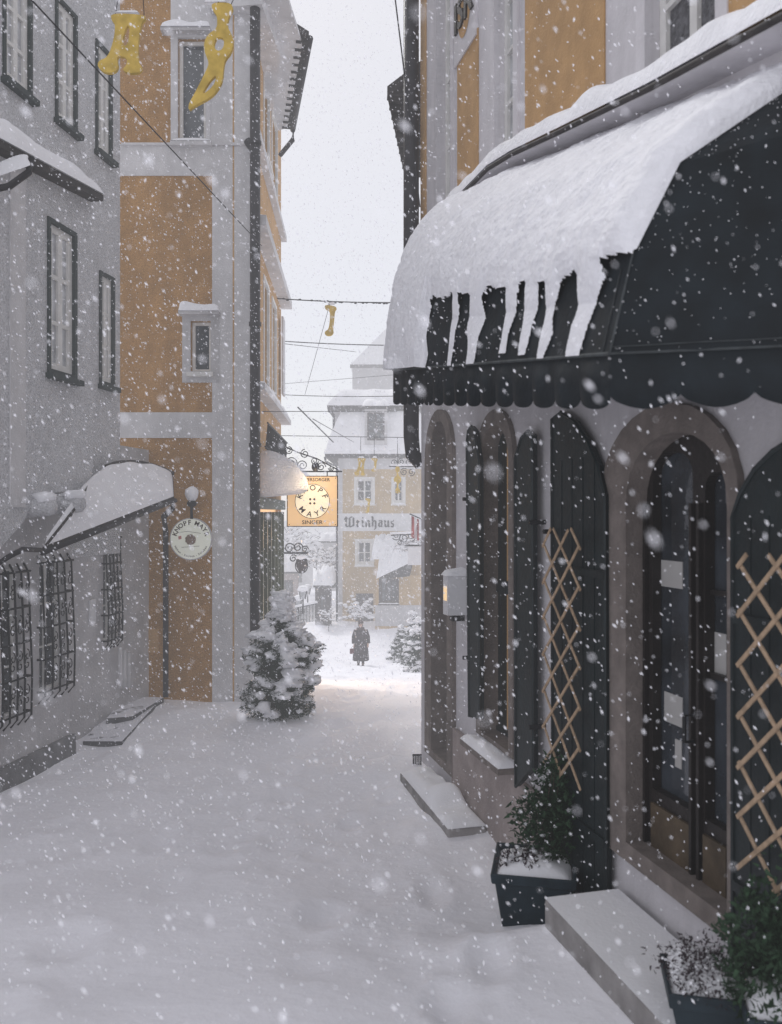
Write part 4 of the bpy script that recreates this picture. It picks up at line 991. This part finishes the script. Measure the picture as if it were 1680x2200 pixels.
wire(((604,825),(850,805)),30,30,.008,'faint wire rising to the right above the tavern roof')
wire(((560,884),(852,884)),15,30,.008,'thin wire crossing in front of the tavern dormer')
wire(((604,936),(872,940)),26,26,.011,'lowest wire crossing above the tavern eave')
wire(((640,875),(716,950)),22,28,.020,'thick dark stay wire slanting down to the tavern eave')
wire(((672,900),(760,950)),22,40,.012,'thin stay wire beside the thick one')
wire(((708,655),(655,848)),18,22,.006,'hair thin wire from the small ornament down to the left')
q=MB()
for i in range(40):
    p=GL[random.randint(0,24)]; q.lump(p+Vector((random.uniform(-.2,.2),0,random.uniform(-.025,.01))),.03,.02,.012,.5,i)
o=tag(q.build('wire_garland',WIRE,None,False,False),'sparse dark garland tufts along the thickest wire','garland'); o['kind']='stuff'
SH_A=[[(.26,0),(.98,.03),(1,.1),(.9,.16),(.83,.5),(.84,.82),(.93,.9),(.88,.98),(.7,1),(.55,.97),(.5,.93),(.60,.86),(.60,.74),(.42,.70),(.38,.76),(.42,.90),(.32,.99),(.10,.99),(-.04,.88),(.0,.78),(.18,.74),(.30,.5),(.36,.2),(.26,.12)],
      [(.57,.22),(.67,.22),(.62,.54),(.48,.54)]]
SH_N=[[(.52,0),(.95,.0),(1,.06),(.90,.12),(.86,.22),(.98,.30),(1,.38),(.95,.46),(.82,.52),(.78,.60),(.76,.72),(.62,.82),(.45,.88),(.12,.95),(0,.99),(0,.93),(.14,.83),(.40,.62),(.46,.55),(.36,.46),(.34,.36),(.46,.28),(.64,.24),(.64,.12),(.52,.06)],
      [(.60,.33),(.70,.31),(.80,.34),(.78,.42),(.66,.45),(.56,.41)],[(.50,.70),(.64,.66),(.56,.77),(.26,.86)]]
SH_I=[[(.2,.0),(.9,.05),(1,.14),(.85,.2),(.8,.5),(.72,.8),(.78,.9),(.6,1),(.25,1),(.1,.92),(.18,.84),(.4,.8),(.5,.5),(.5,.2),(.22,.16),(.1,.08)]]
SH_B=[[(.3,0),(.7,0),(.8,.12),(.62,.22),(.6,.34),(.95,.42),(.95,.56),(.62,.64),(.6,.78),(.85,.9),(.8,1),(.25,1),(.2,.88),(.42,.78),(.4,.64),(.05,.56),(.05,.42),(.4,.34),(.38,.22),(.2,.1)]]
def sm(p,it=2):
    for _ in range(it):
        o=[]
        for i in range(len(p)):
            a,b=p[i],p[(i+1)%len(p)]; o+=[(a[0]*.75+b[0]*.25,a[1]*.75+b[1]*.25),(a[0]*.25+b[0]*.75,a[1]*.25+b[1]*.75)]
        p=o
    return p
def ornament(shp,x0,x1,y0,y1,d,label,hang):
    w=(x1-x0)/F*d; h=(y1-y0)/F*d; o=P(x0,y0,d)
    t=empty('gold_ornament',P((x0+x1)/2,y1,d),label,'ornament','golden cut-out ornaments strung over the lane')
    me=fill2d([[(a*w,-b*h) for a,b in sm(p)] for p in shp],.04 if d<12 else .06)
    body=MB().mesh2d(me,lambda x,y,z:o+Vector((x,z,y))).build('cutout',GOLD,t)
    md=body.modifiers.new('b','BEVEL'); md.width=.006; md.segments=2; md.limit_method='ANGLE'
    for (hx,hy,tx,ty) in hang: MB().tube([P(hx,hy,d),P(tx,ty,d)],.004 if d<12 else .008,4).build('hanging_wire',WIRE,t)
    MB().sheet(lambda a,b:o+Vector((w*(.35+.5*a),-.025+.05*b,-.0)),12,4,.025 if d<12 else .05).build('snow_cap',SNOW,t,True)
ornament(SH_A,214,314,30,160,8,'large golden A-shaped ornament hanging in front of the grey house',[(248,32,258,-30),(310,38,306,-30)])
ornament(SH_N,406,502,8,242,7.5,'large golden looped needle ornament hanging before the ochre house window',[(472,10,452,-30),(495,12,516,-30)])
ornament(SH_I,694,724,655,722,18,'small golden hooked ornament on the thick garland wire',[(708,648,708,658)])
ornament(SH_A,762,786,984,1022,26,'small golden A-shaped ornament before the tavern upper wall',[(775,938,775,986)])
ornament(SH_I,796,812,984,1013,26,'tiny golden hook ornament right of the small A-shaped one',[(804,938,804,986)])
ornament(SH_B,845,863,1002,1060,26,'golden bobbin ornament before the lacy iron sign',[(854,940,854,1004)])
ornament(SH_I,783,797,1070,1102,30,'faint orange ornament below the tavern upper window',[])
# ---------------- person
pb=P(775,1431,32.4); pb.z=G(pb.x,pb.y)
pe=empty('person',pb,'person in long dark coat and fur hat walking towards the camera through snow','person')
def skin(name,vs,es,rad,m,parent,root=0,sub=2):
    me=bpy.data.meshes.new(name); me.from_pydata(vs,es,[]); o=bpy.data.objects.new(name,me); C.objects.link(o); o.parent=parent; ROOT[o.name]=ROOT[parent.name]
    md=o.modifiers.new('Skin','SKIN'); me.materials.append(m)
    for i,r in enumerate(rad): me.skin_vertices[0].data[i].radius=(r,r)
    me.skin_vertices[0].data[root].use_root=True
    md.use_smooth_shade=True; s=o.modifiers.new('Sub','SUBSURF'); s.levels=sub; s.render_levels=sub; return o
V=[(0,0,.92),(0,0,1.12),(0,0,1.32),(0,0,1.42),(0,-.01,1.50),(0,-.015,1.58),(0,-.01,1.66),
   (-.17,0,1.37),(-.24,-.02,1.12),(-.25,-.05,.88),(-.25,-.06,.81),
   (.17,0,1.37),(.25,.02,1.12),(.28,-.06,.90),(.28,-.09,.83),
   (-.09,0,.86),(-.09,-.03,.48),(-.09,.02,.10),(-.09,-.13,.04),
   (.09,0,.86),(.09,-.08,.48),(.09,-.10,.11),(.09,-.24,.05)]
Ed=[(0,1),(1,2),(2,3),(3,4),(4,5),(5,6),(2,7),(7,8),(8,9),(9,10),(2,11),(11,12),(12,13),(13,14),(0,15),(15,16),(16,17),(17,18),(0,19),(19,20),(20,21),(21,22)]
rd=[.14,.13,.13,.06,.055,.085,.075,.065,.05,.035,.03,.065,.05,.035,.03,.09,.065,.045,.04,.09,.065,.045,.04]
for (bx,by,bz_) in((-.25,-.06,.81),(.28,-.09,.83)):
    b0=10 if bx<0 else 14
    for k,(dx,l) in enumerate(((-.025,.06),(-.008,.07),(.01,.066),(.026,.055))):
        n=len(V); V+= [(bx+dx,by-.005,bz_-.035),(bx+dx*1.1,by-.02,bz_-.035-l*.6),(bx+dx*1.1,by,bz_-.035-l)]; Ed+=[(b0,n),(n,n+1),(n+1,n+2)]; rd+=[.010,.009,.008]
    n=len(V); V+=[(bx,by-.035,bz_-.02),(bx,by-.045,bz_-.055)]; Ed+=[(b0,n),(n,n+1)]; rd+=[.011,.009]
skin('body',V,Ed,rd,SKIN,pe)
def lathe(prof,cx=0,cy=0,n=28,wob=0):
    q=MB(); L0=ROOT[pe.name]
    for i,(z,rx,ry) in enumerate(prof):
        for j in range(n):
            a=2*PI*j/n; k=1+wob*math.sin(a*7+i*.3)*(1-i/len(prof))
            q.v.append((L0.x+cx+rx*k*math.cos(a),L0.y+cy+ry*k*math.sin(a),L0.z+z))
    for i in range(len(prof)-1):
        for j in range(n): q.f.append((i*n+j,i*n+(j+1)%n,(i+1)*n+(j+1)%n,(i+1)*n+j))
    q.f.append(tuple(range(n))[::-1]); q.f.append(tuple(range((len(prof)-1)*n,len(prof)*n))); return q
lathe([(.22,.31,.27),(.6,.285,.24),(.9,.255,.21),(1.08,.24,.19),(1.25,.245,.18),(1.36,.22,.15),(1.43,.14,.11),(1.47,.08,.08)],wob=.06).build('coat',COAT,pe,True)
L0=ROOT[pe.name]
for s in(((-.18,0,1.38),(-.27,-.02,1.12),(-.28,-.05,.87)),((.18,0,1.38),(.28,.02,1.12),(.30,-.06,.89))):
    MB().tube([L0+Vector(p) for p in s],.095,10,.07).build('sleeve',COAT,pe,True)
MB().lump(L0+Vector((0,-.02,1.45)),.17,.13,.065,.3).build('fur_collar',FUR,pe,True)
MB().lump(L0+Vector((0,0,1.69)),.115,.12,.085,.3,2,5).build('fur_hat',FUR,pe,True)
MB().lump(L0+Vector((0,.02,1.58)),.10,.09,.11,.1).build('hair',FUR,pe,True)
MB().lump(L0+Vector((0,-.10,1.575)),.013,.02,.022,0).build('nose',SKIN,pe,True)
for x in(-.032,.032): MB().lump(L0+Vector((x,-.088,1.60)),.012,.008,.007,0).build('eye',COAT,pe,True)
MB().lump(L0+Vector((0,-.09,1.535)),.022,.008,.006,0).build('mouth',RED,pe,True)
for x,y in((-.09,-.05),(.09,-.16)):
    q=MB(); q.tube([L0+Vector((x,y+.05,.38)),L0+Vector((x,y+.05,.10))],.068,10,.055); q.lump(L0+Vector((x,y-.02,.05)),.055,.13,.055,.05); q.build('boot',COAT,pe,True)
hb=L0+Vector((-.27,-.07,.48))
t=empty('handbag',hb,'small maroon handbag held by the person in the dark coat','bag')
q=MB(); q.box(hb+Vector((-.15,-.05,0)),(.28,0,0),(0,.11,0),(0,0,.20)); o=q.build('bag_body',BAGM,t); md=o.modifiers.new('b','BEVEL'); md.width=.03; md.segments=3
MB().tube([hb+Vector((-.1,0,.19)),hb+Vector((-.06,0,.29)),hb+Vector((.02,0,.32)),hb+Vector((.06,0,.27)),hb+Vector((.08,0,.19))],.008,6).build('bag_handle',BAGM,t,True)
# ---------------- falling snow
q=MB(); OC=[(1,0,0),(-1,0,0),(0,1,0),(0,-1,0),(0,0,1),(0,0,-1)]; OF=[(0,2,4),(2,1,4),(1,3,4),(3,0,4),(2,0,5),(1,2,5),(3,1,5),(0,3,5)]
def flake(p,r):
    st=random.uniform(1,2.4); ax=Vector((.65+random.gauss(0,.35),random.gauss(0,.3),-1)).normalized(); u_=ax.cross(Vector((0,1,0))).normalized(); w_=ax.cross(u_)
    q.add([p+u_*r*a*.75+w_*r*b*.75+ax*r*st*c for a,b,c in OC],OF)
for i in range(92000):
    y=16*random.random()**.45
    if y<.9: continue
    flake(Vector((random.uniform(-.49*y-.3,.49*y+.3),y,EYE+random.uniform(-.62*y-.2,.62*y+.2))),random.choice((.002,.0026,.0032,.004,.0046,.0054,.007))*(1 if y>3.5 else .62))
for i in range(36):
    y=random.uniform(.5,1.1); flake(Vector((random.uniform(-.5*y,.5*y),y,EYE+random.uniform(-.62*y,.62*y))),random.uniform(.002,.0045))
for i in range(14000):
    y=random.uniform(16,45); flake(Vector((random.uniform(-.16*y,.07*y),y,EYE+random.uniform(-.2*y,.62*y))),random.uniform(.006,.013))
o=q.build('falling_snow',FLAKE,None,False,False); tag(o,'snowflakes falling thickly through the air of the lane','snowfall',kind='stuff')
# ---------------- light, world, camera
w=bpy.data.worlds.new('World'); bpy.context.scene.world=w; w.use_nodes=True; nt=w.node_tree; N=nt.nodes; N.clear()
out=N.new('ShaderNodeOutputWorld'); bg=N.new('ShaderNodeBackground'); bg2=N.new('ShaderNodeBackground'); ad=N.new('ShaderNodeAddShader')
sk=N.new('ShaderNodeTexSky'); sk.sky_type='NISHITA'; sk.sun_disc=False; sk.sun_elevation=math.radians(43); sk.sun_rotation=math.radians(-20)
nt.links.new(sk.outputs[0],bg.inputs['Color']); bg.inputs['Strength'].default_value=.015
bg2.inputs['Color'].default_value=(.735,.73,.765,1); bg2.inputs['Strength'].default_value=1.0
nt.links.new(bg.outputs[0],ad.inputs[0]); nt.links.new(bg2.outputs[0],ad.inputs[1]); nt.links.new(ad.outputs[0],out.inputs[0])
def light(kind,loc,e,col,size=.5):
    l=bpy.data.lights.new('lamp',kind); l.energy=e; l.color=col; o=bpy.data.objects.new('lamp_light',l); C.objects.link(o); o.location=loc
    if kind=='POINT': l.shadow_soft_size=size
    return o
s=light('SUN',(0,0,20),1.45,(1,.985,.965)); s.data.angle=math.radians(14)
s.rotation_euler=Vector((.30,-.80,-.80)).to_track_quat('-Z','Y').to_euler(); s.name='sun'
light('POINT',(-1.75,16.6,EYE-.45),18,(1,.62,.33),.25)
light('POINT',(-1.1,17.2,EYE-2.0),42,(1,.70,.45),.4)
light('POINT',P(678,1030,ds-.42),5,(1,.74,.45),.08)
cam=bpy.data.cameras.new('Camera'); co=bpy.data.objects.new('Camera',cam); C.objects.link(co); co.location=(0,0,EYE); co.rotation_euler=(PI/2,0,0)
cam.sensor_fit='HORIZONTAL'; cam.sensor_width=36; cam.lens=36*F/1680; cam.clip_start=.05; cam.clip_end=2000
cam.dof.use_dof=True; cam.dof.focus_distance=15; cam.dof.aperture_fstop=3.2
bpy.context.scene.camera=co
sc=bpy.context.scene; sc.view_settings.view_transform='Standard'; sc.view_settings.look='None'; sc.view_settings.exposure=0
